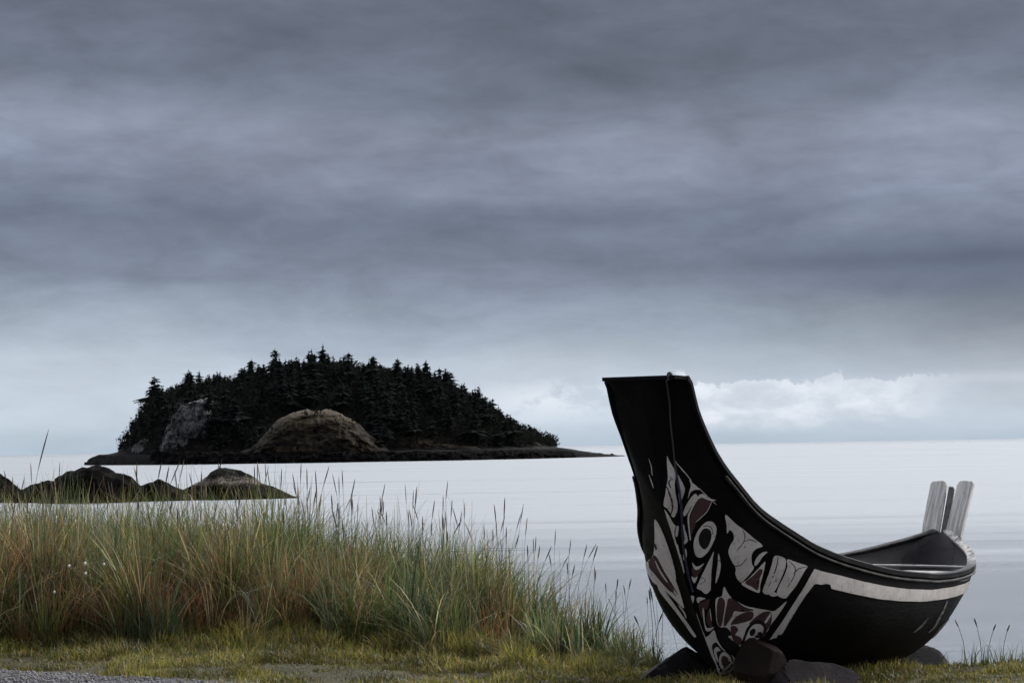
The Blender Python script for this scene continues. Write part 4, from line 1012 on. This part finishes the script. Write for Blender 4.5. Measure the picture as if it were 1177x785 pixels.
# thwart pole and the stern seat
V, F = tube([(4.83, -.70, .525), (4.83, -.2, .53), (4.83, .3, .53), (4.83, .70, .525)], .011, 8)
link('thwart', mesh('thwart', V, F, simple('thwart_wood', (.30, .28, .27), (.42, .40, .39), 8, .6, .2)), canoe)
V, F = prism([(5.22, -.40, .40), (5.22, .40, .40), (5.46, .34, .42), (5.46, -.34, .42)], np.array([0, 0, 1.]), .03)
link('seat', mesh('seat', V, F, simple('seat_wood', (.16, .155, .15), (.30, .285, .28), 6, .7, .2)), canoe)

# rope down the bow
ROPE = [(.004, .80), (.013, .704), (.09, .543), (.172, .418), (.239, .354), (.277, .316), (.314, .31), (.365, .278), (.437, .20), (.49, .135), (.547, .085), (.611, .06), (.66, .045), (.72, .04)]
rp = np.array(ROPE); k = np.linspace(0, len(rp) - 1, 90)
rs = np.interp(k, np.arange(len(rp)), rp[:, 0]); rt = np.interp(k, np.arange(len(rp)), rp[:, 1])
def to_world(P): return CA + P[..., 0:1] * AX + P[..., 1:2] * LAT + P[..., 2:3] * np.array([0, 0, 1.])
pl = skin(rs, rt, 1) + skin_n(rs, rt, 1) * .015
pl = np.vstack([pl[0] + [.02, 0, .03], pl[0] + [-.006, 0, .03], pl])
pw = to_world(pl)
V, F = tube(pw, np.r_[.008, .009, np.interp(k, [0, 5.2, 6.5, 13], [.0055, .0055, .008, .007])], 7)
kb, kf = tube([pw[0] + [0, 0, -.03], pw[0] + [0, 0, -.012], pw[0] + [0, 0, .012], pw[0] + [0, 0, .022]], [.012, .02, .019, .006], 8)
F = F + [tuple(i + len(V) for i in f) for f in kf]; V = np.vstack([V, kb])
m, t, b = mat('blue_rope')
co = t.node('ShaderNodeTexCoord').outputs['Object']; cz = t.sep(co)[2]
n = t.noise(co, 60, 3, .6)
c = t.mix(t.smooth(n, .4, .65), (.010, .013, .028), (.035, .042, .075))
c = t.mix(t.smooth(cz, 1.38, 1.46), c, (.035, .035, .038))
t.put(b.inputs['Base Color'], c); b.inputs['Roughness'].default_value = .8
o = link('rope', mesh('rope', V, F, MATS['blue_rope'], smooth=True))
tag(o, 'thin blue rope hanging from the top of the prow down the painted bow', 'rope')

# ------------------------------------------------------------------ rocks that carry the canoe
RK = simple('dark_prop_rock', (.0035, .003, .0035), (.009, .008, .009), 3.2, .9, .7, .1, bscale=.03)
RK2 = simple('reddish_prop_rock', (.007, .004, .0032), (.014, .008, .006), 4.0, .85, .6, .15, bscale=.02)
RK3 = simple('purple_grey_prop_rock', (.008, .0064, .007), (.018, .0145, .016), 3.5, .9, .7, .12, bscale=.02)
def prop_rock(dims, loc, rz, seed, matr, label, amp=.3):
    me = rock_mesh('prop_rock', dims, seed, matr, 5, amp, sharp=.97)
    me.polygons.foreach_set('use_smooth', np.zeros(len(me.polygons), bool))
    o = link('prop_rock', me); o.location = loc; o.rotation_euler = (0, 0, rz)
    return tag(o, label, 'rock', 'rocks propping up the canoe')
def rk(px, py, d, dims, rz, seed, matr, label, amp=.3):
    p = ray_at(px, py, d); prop_rock(dims, (p[0], d, p[2] - dims[2] * .72), rz, seed, matr, label, amp)
rk(787, 757, 14.4, (.50, .34, .36), .2, 31, RK, 'dark rock under the left side of the bow')
rk(876, 742, 13.8, (.20, .18, .28), .5, 32, RK2, 'small reddish brown rock standing against the painted bow')
rk(928, 768, 13.75, (.38, .26, .22), -.1, 33, RK3, 'purple-grey rock at the bottom edge of the photo under the middle of the hull')
rk(1062, 751, 17.15, (.34, .28, .30), .35, 34, RK, 'dark pointed rock under the stern end of the hull')

# ------------------------------------------------------------------ grass
def blades(base, h, w, lean_az, lean, col, tipcol, K=4, curl=1.0, twist=None):
    N = len(base)
    q = np.linspace(0, 1, K + 1)
    lx = np.cos(lean_az); ly = np.sin(lean_az)
    bend = lean[:, None] * q[None, :] ** 1.8 * curl
    # keep blade length about h while bending over
    up = h[:, None] * (q[None, :] - .32 * np.clip(lean, 0, 2)[:, None] * q[None, :] ** 3)
    cx = base[:, 0:1] + lx[:, None] * bend * h[:, None]
    cy = base[:, 1:2] + ly[:, None] * bend * h[:, None]
    cz = base[:, 2:3] + up
    fa = rng.uniform(0, 2 * np.pi, N) if twist is None else twist
    wx = np.cos(fa); wy = np.sin(fa)
    ww = w[:, None] * (1 - q[None, :] ** 1.6 * .93) * .5
    L = np.stack([cx - wx[:, None] * ww, cy - wy[:, None] * ww, cz], -1)
    Rr = np.stack([cx + wx[:, None] * ww, cy + wy[:, None] * ww, cz], -1)
    V = np.stack([L, Rr], 2).reshape(N, (K + 1) * 2, 3)
    j = np.arange(K)
    f = np.stack([2 * j, 2 * j + 1, 2 * j + 3, 2 * j + 2], -1)[None] + (np.arange(N) * (K + 1) * 2)[:, None, None]
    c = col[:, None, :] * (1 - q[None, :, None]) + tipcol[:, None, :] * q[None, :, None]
    c = np.repeat(c, 2, 1)
    return V.reshape(-1, 3), f.reshape(-1, 4), c.reshape(-1, 3)
def scatter(n, x0, x1, y0, y1):
    x = rng.uniform(x0, x1, n); y = rng.uniform(y0, y1, n)
    return x, y
def pick(n, table, wts):
    k = rng.choice(len(table), n, p=np.array(wts) / sum(wts)); c = np.array(table)[k]
    return np.clip(c * rng.uniform(.6, 1.4, (n, 1)) + rng.normal(0, .004, (n, 3)), .004, 1)
GREEN = [(.055, .080, .022), (.036, .058, .022), (.095, .105, .026), (.070, .092, .048), (.024, .036, .016)]
STRAW = [(.22, .175, .085), (.17, .135, .07), (.30, .255, .145), (.13, .11, .05)]
RUST = [(.165, .085, .038), (.115, .055, .030), (.24, .155, .070), (.080, .045, .025)]

def rustiness(x, y):
    f = fbm(x * .9 + 5, y * .5, 61, 3)
    left = np.interp(x, [-2.6, -1.7], [1, 0]) * np.interp(y - y_front(x), [-.2, .2, 1.5, 2.2], [.7, 1, .5, .05])
    spot = np.exp(-((x + 1.75) / .42) ** 2 - ((y - 17.45) / .6) ** 2)
    spot2 = np.exp(-((x + .35) / .28) ** 2 - ((y - 16.95) / .35) ** 2) * .7
    return np.clip(left * np.clip((f - .24) * 3.6, 0, 1) + spot + spot2, 0, 1)

# tufts: each a handful of blades fanning out of one root, with its own height, hue and lean
def tufts(nt, lo, hi):
    x, y = scatter(nt, -6.2, 1.75, 14.9, 21.2)
    yf, yb = y_front(x) + (fbm(x * 1.3, x * 0 + 2, 77, 3) - .5) * np.interp(x, [-1, 1.2], [1.5, .5]), y_brow(x)
    dn = np.clip((y - yf + .2) / .4, 0, 1) * np.clip((yb + .8 - y) / .5, 0, 1)
    cl = fbm(x * 1.6, y * 1.6, 71, 3)
    k = rng.random(nt) < dn * np.clip(.3 + (cl - .4) * 3.4, .15, 1) * np.interp(x, [.3, 1.0, 1.6], [1, .6, .15])
    x, y, cl, yf = x[k], y[k], cl[k], yf[k]; nt = len(x)
    nb = rng.integers(lo, hi, nt); idx = np.repeat(np.arange(nt), nb); n = len(idx)
    ru = rustiness(x, y)
    kind = np.where(rng.random(nt) < ru * .85, 2, np.where(rng.random(nt) < .13, 1, 0))
    hue = pick(nt, GREEN, [3, 3, 2, 2.5, 2]); hue = np.where((kind == 1)[:, None], pick(nt, STRAW, [2, 2, 1, 2]), hue); hue = np.where((kind == 2)[:, None], pick(nt, RUST, [3, 2, 2, 2]), hue)
    th = h_grass(x) * np.interp(y - yf, [-.25, .7], [.45, 1]) * (.60 + .62 * cl) * rng.uniform(.68, 1.12, nt)
    th = np.where(kind == 2, th * .85, th)
    taz = rng.uniform(0, 6.28, nt); tl = np.abs(rng.normal(.10, .12, nt)); spread = rng.uniform(.02, .07, nt)
    a = rng.uniform(0, 6.28, n); rr = np.abs(rng.normal(0, 1, n)) * spread[idx]
    bx, by = x[idx] + np.cos(a) * rr, y[idx] + np.sin(a) * rr
    own = np.abs(rng.normal(.24, .20, n)) + (rng.random(n) < .14) * rng.uniform(.3, 1.0, n)
    vx = np.cos(a) * own + np.cos(taz[idx]) * tl[idx]; vy = np.sin(a) * own + np.sin(taz[idx]) * tl[idx]
    laz, lean = np.arctan2(vy, vx), np.hypot(vx, vy)
    kb = kind[idx].copy(); dead = (kb == 0) & (rng.random(n) < .15); kb[dead] = 1
    col = hue[idx] * rng.uniform(.5, 1.5, (n, 1)); col[dead] = pick(int(dead.sum()), STRAW, [2, 2, 1, 2])
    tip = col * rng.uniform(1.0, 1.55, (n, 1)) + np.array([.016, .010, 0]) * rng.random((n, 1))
    h = th[idx] * (1 - .55 * rng.random(n) ** 1.6) * 1.05
    base = np.stack([bx, by, ground_h(bx, by) - .02], -1)
    w_ = rng.uniform(.007, .018, n) * np.where(kb == 2, .7, 1)
    return base, h, w_, laz, lean, col, tip, kb
base, hx, bw, laz, lean, col, tip, kb = tufts(5400, 12, 34)
isr, iss = kb == 2, kb == 1
def put(name, V, F, C, label, cat='grass', kind='stuff'):
    o = link(name, mesh(name, V, F, M_GRASS, colors=C)); return tag(o, label, cat, kind=kind)
for nm, sel, lab in (('beach_grass', ~isr & ~iss, 'tall green beach grass growing along the bank above the sea'),
                     ('straw_grass', iss, 'pale straw-coloured grass blades mixed into the tall green grass'),
                     ('rusty_grass', isr, 'rust-brown dry grass in patches at the foot of the tall grass')):
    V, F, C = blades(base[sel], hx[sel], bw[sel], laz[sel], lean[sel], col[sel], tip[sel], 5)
    put(nm, V, F, C, lab)

# seed stalks with spindle heads above the leaves
n = 1700
x, y = scatter(n, -5.8, 1.9, 15.3, 20.8)
dn = np.clip((y - y_front(x)) / .4, 0, 1) * np.clip((y_brow(x) + .7 - y) / .4, 0, 1) * np.interp(x, [-5, -1, .5, 1.4, 1.8], [.26, .26, .5, 1, .3])
k = rng.random(n) < dn; x, y = x[k], y[k]; n = len(x)
hs = h_grass(x) * rng.uniform(.85, 1.22, n) + np.interp(x, [-1, .5, 1.3], [.0, .08, .20])
AV, AF, AC = [], [], []; off = 0
laz = rng.uniform(0, 6.28, n); ln = np.abs(rng.normal(.10, .10, n)); z = ground_h(x, y)
q = np.array([0, .35, .65, .86, .90, .94, .975, 1.0])
for i in range(n):
    hd = rng.random() < .82
    rr = np.array([.0022, .0020, .0018, .0016, .0050 if hd else .0014, .0062 if hd else .0012, .0045 if hd else .001, .0006]) * rng.uniform(.8, 1.2)
    P = np.stack([x[i] + math.cos(laz[i]) * ln[i] * hs[i] * q ** 2, y[i] + math.sin(laz[i]) * ln[i] * hs[i] * q ** 2, z[i] + hs[i] * q * (1 - .15 * ln[i] * q)], -1)
    a = np.array([0, 2.1, 4.2])
    V = (P[:, None, :] + rr[:, None, None] * np.stack([np.cos(a), np.sin(a), 0 * a], -1)[None]).reshape(-1, 3)
    AV.append(V); AF.append(grid_faces(len(q), 3, True) + off); off += len(V)
    sc = np.array([.13, .12, .06]) if rng.random() < .6 else np.array([.07, .085, .04])
    hc = np.array([.075, .05, .05]) * rng.uniform(.6, 1.7) if rng.random() < .75 else np.array([.24, .19, .12])
    c = np.where((q >= .88)[:, None], hc, sc); AC.append(np.repeat(c, 3, 0))
put('seed_stalks', np.vstack(AV), np.vstack(AF), np.vstack(AC), 'thin grass stalks with dark seed heads standing above the leaves')

# short rough turf between the gravel and the tall grass, and round the canoe
n = 190000
x, y = scatter(n, -5.6, 5.4, 12.6, 18.2)
ok = (y > y_road(x) - .1 + (fbm(x * 1.8, x * 0, 21) - .5) * .35) & (y < y_front(x) + .5)
edgef = np.clip((y - y_road(x)) / .3, .08, 1)
cl = fbm(x * 3.1, y * 3.1, 91, 3)
ok &= rng.random(n) < edgef * np.clip(.5 + (cl - .36) * 3.0, .4, 1)
x, y, cl = x[ok], y[ok], cl[ok]; n = len(x)
TURF = [(.105, .105, .018), (.070, .076, .015), (.155, .130, .028), (.036, .042, .014), (.24, .18, .07), (.11, .062, .026)]
wts = [3, 3, 3, 2, 1.6, .8]
col = pick(n, TURF, wts) * np.interp(fbm(x * 2.2 + 9, y * 2.2, 95, 3), [.35, .65], [.55, 1.35])[:, None]
prox = np.clip(1 - (y_front(x) - y) / 1.7, 0, 1) * np.interp(x, [.2, 1.2], [1, .2])
h = (.022 + .20 * np.clip(cl - .42, 0, 1) + prox ** 1.5 * .16 * (.3 + 1.2 * cl)) * rng.uniform(.4, 1.35, n)
base = np.stack([x, y, ground_h(x, y) - .008], -1)
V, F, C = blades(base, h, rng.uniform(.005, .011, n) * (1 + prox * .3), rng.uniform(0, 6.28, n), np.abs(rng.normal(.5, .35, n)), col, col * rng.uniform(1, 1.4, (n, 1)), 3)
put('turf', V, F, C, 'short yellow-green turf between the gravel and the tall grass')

# loose stones on the gravel
n = 16000
x = rng.uniform(-5, .6, n); y = y_road(x) - rng.exponential(.45, n) + .12
k = (y > 12.6); x, y = x[k], y[k]; n = len(x)
s = rng.uniform(.004, .013, n) * (1 + (rng.random(n) < .05) * 1.0)
oc = np.array([(1, 0, 0), (-1, 0, 0), (0, 1, 0), (0, -1, 0), (0, 0, .8), (0, 0, -.8)])
of = np.array([(0, 2, 4), (2, 1, 4), (1, 3, 4), (3, 0, 4), (2, 0, 5), (1, 2, 5), (3, 1, 5), (0, 3, 5)])
zz = ground_h(x, y) + .012
a = rng.uniform(0, 6.28, n); O = oc[None] * rng.uniform(.6, 1.3, (n, 6, 1))
ca, sa = np.cos(a)[:, None], np.sin(a)[:, None]
V = np.stack([O[..., 0] * ca - O[..., 1] * sa, O[..., 0] * sa + O[..., 1] * ca, O[..., 2]], -1) * s[:, None, None] + np.stack([x, y, zz], -1)[:, None, :]
F = of[None] + (np.arange(n) * 6)[:, None, None]
cs = np.array([.075, .071, .073])[None] * rng.uniform(.35, 2.1, (n, 1))
m, t, b = mat('stones'); at = t.node('ShaderNodeAttribute', attribute_name='tint'); t.put(b.inputs['Base Color'], at.outputs['Color']); b.inputs['Roughness'].default_value = .85
o = link('gravel_stones', mesh('gravel_stones', V.reshape(-1, 3), F.reshape(-1, 3), MATS['stones'], colors=np.repeat(cs, 6, 0)))
tag(o, 'loose grey stones scattered on the gravel edge', 'gravel', kind='stuff')

# ------------------------------------------------------------------ single plants and finds
M_STEM = simple('flower_stem', (.06, .075, .03), (.09, .10, .045), 20, .7, 0)
M_PETAL = simple('white_petals', (.74, .72, .70), (.84, .82, .80), 20, .6, 0)
for px, py, lab in ((79.6, 651, 'white flower head left of the close pair in the tall grass'), (98, 648, 'white flower head, the upper of the close pair in the tall grass'),
                    (98.5, 659.5, 'white flower head, the lower of the close pair in the tall grass'), (119.6, 649, 'white flower head right of the close pair in the tall grass'),
                    (62.5, 681, 'white flower head low among rusty grass at the far left'), (147, 685, 'white flower head nearest the middle of the photo, low beside the dark green tuft')):
    d = float(y_front((px - 588.5) / 2290 * 17.5)) - .12
    p = ray_at(px, py, d); gz = float(ground_h(p[0], d))
    r = empty('white_flower', (p[0], d, gz)); tag(r, lab, 'flower', 'white flowers in the tall grass')
    H = p[2] - gz; r.scale = (.75, .75, 1)
    V, F = tube([(0, 0, -.02), (.01, .005, H * .5), (0, 0, H)], .0025, 5); link('stem', mesh('stem', V, F, M_STEM), r)
    V, F = [], []
    for j in range(9):
        a = j / 9 * 6.283; c_, s_ = math.cos(a), math.sin(a); i0 = len(V)
        V += [(0, 0, H), (c_ * .013 - s_ * .005, s_ * .013 + c_ * .005, H + .009), (c_ * .021, s_ * .021, H + .007), (c_ * .013 + s_ * .005, s_ * .013 - c_ * .005, H + .009)]
        F.append((i0, i0 + 1, i0 + 2, i0 + 3))
    i0 = len(V)
    dv, df = tube([(0, 0, H - .006), (0, 0, H + .006), (0, 0, H + .016), (0, 0, H + .019)], [.006, .013, .010, .003], 8)
    V += dv.tolist(); F += [tuple(i + i0 for i in f) for f in df]
    link('flower_head', mesh('flower_head', V, F, M_PETAL), r)

M_DRIFT = simple('driftwood_grey', (.030, .023, .020), (.10, .085, .078), 14, .9, .6, .1, bscale=.01)
def branch(px0, py0, px1, py1, d, label, seed):
    r = random.Random(seed)
    a = ray_at(px0, py0, d); c = ray_at(px1, py1, d + .1)
    V, F = [], []
    def add(p, rad, s=7):
        v, f = tube(p, rad, s); o = len(V); V.extend(v.tolist()); F.extend([tuple(i + o for i in q) for q in f])
    P = [a + (c - a) * k / 7 + np.array([r.gauss(0, .012), r.gauss(0, .03), r.gauss(0, .014)]) for k in range(8)]
    add(P, np.interp(np.arange(8), [0, 7], [.015, .006]))
    for k in (1, 2, 3, 4, 5, 6):
        dv = np.array([r.uniform(-.12, .16), r.uniform(-.2, .05), r.uniform(-.06, .13)])
        Q = [P[k], P[k] + dv * .5 + np.array([0, 0, .02]), P[k] + dv]
        add(Q, [.006, .0045, .002], 5)
    o = link('driftwood_branch', mesh('driftwood_branch', V, F, M_DRIFT, smooth=True))
    return tag(o, label, 'driftwood')
branch(228, 668, 272, 690, 17.55, 'grey forked driftwood branch caught in the grass right of the dark green tuft', 3)
branch(300, 694, 340, 708, 17.4, 'brownish driftwood branch lying in front of the orange-brown grass clump', 5)

def tuft_thing(px, py, d, n, hmax, spread, label, seed, stalks=3, cols=GREEN):
    r = np.random.default_rng(seed); p = ray_at(px, py, d); gz = float(ground_h(p[0], d))
    root = empty('grass_tuft', (p[0], d, gz)); tag(root, label, 'grass tuft')
    b_ = np.stack([r.normal(0, spread, n), r.normal(0, spread * .6, n), np.full(n, -.02)], -1)
    c_ = np.array(cols)[r.integers(0, len(cols), n)] * r.uniform(.5, 1.2, (n, 1))
    V, F, C = blades(b_, r.uniform(.35, 1, n) * hmax, r.uniform(.004, .009, n), r.uniform(0, 6.28, n), np.abs(r.normal(.4, .3, n)), c_, c_ * 1.25, 5)
    link('leaves', mesh('leaves', V, F, M_GRASS, colors=C), root)
    for k in range(stalks):
        q = np.array([0, .5, .8, .86, .92, .97, 1.]); hh = hmax * r.uniform(1.2, 1.9); az_ = r.uniform(0, 6.28); l_ = r.uniform(.08, .35)
        P = np.stack([math.cos(az_) * l_ * hh * q ** 2 + r.normal(0, spread * .6), math.sin(az_) * l_ * hh * q ** 2, hh * q * (1 - .2 * l_ * q)], -1)
        V, F = tube(P, [.0024, .002, .0017, .005, .006, .004, .0008], 4)
        link('stalk', mesh('stalk', V, F, M_GRASS, colors=np.tile([.075, .06, .045], (len(V), 1))), root)
DARKG = [(.022, .036, .014), (.032, .052, .020), (.044, .066, .024), (.016, .026, .012)]
tuft_thing(12, 728, 17.0, 150, 1.15, .11, 'tall dark green grass clump at the left edge of the photo', 9, 2, DARKG)
tuft_thing(185, 738, 16.6, 170, .72, .12, 'dark green arching grass tuft in front of the rusty grass', 10, 0, DARKG)
tuft_thing(1122, 768, 15.25, 46, .26, .10, 'dark grass tuft with a tall leaning stalk right of the canoe', 3, 3)
tuft_thing(1166, 768, 15.3, 60, .22, .12, 'low spreading grass tuft at the right edge of the photo', 4, 1)
tuft_thing(752, 752, 15.5, 34, .36, .07, 'sparse tall stalks between the tall grass and the bow of the canoe', 6, 5)
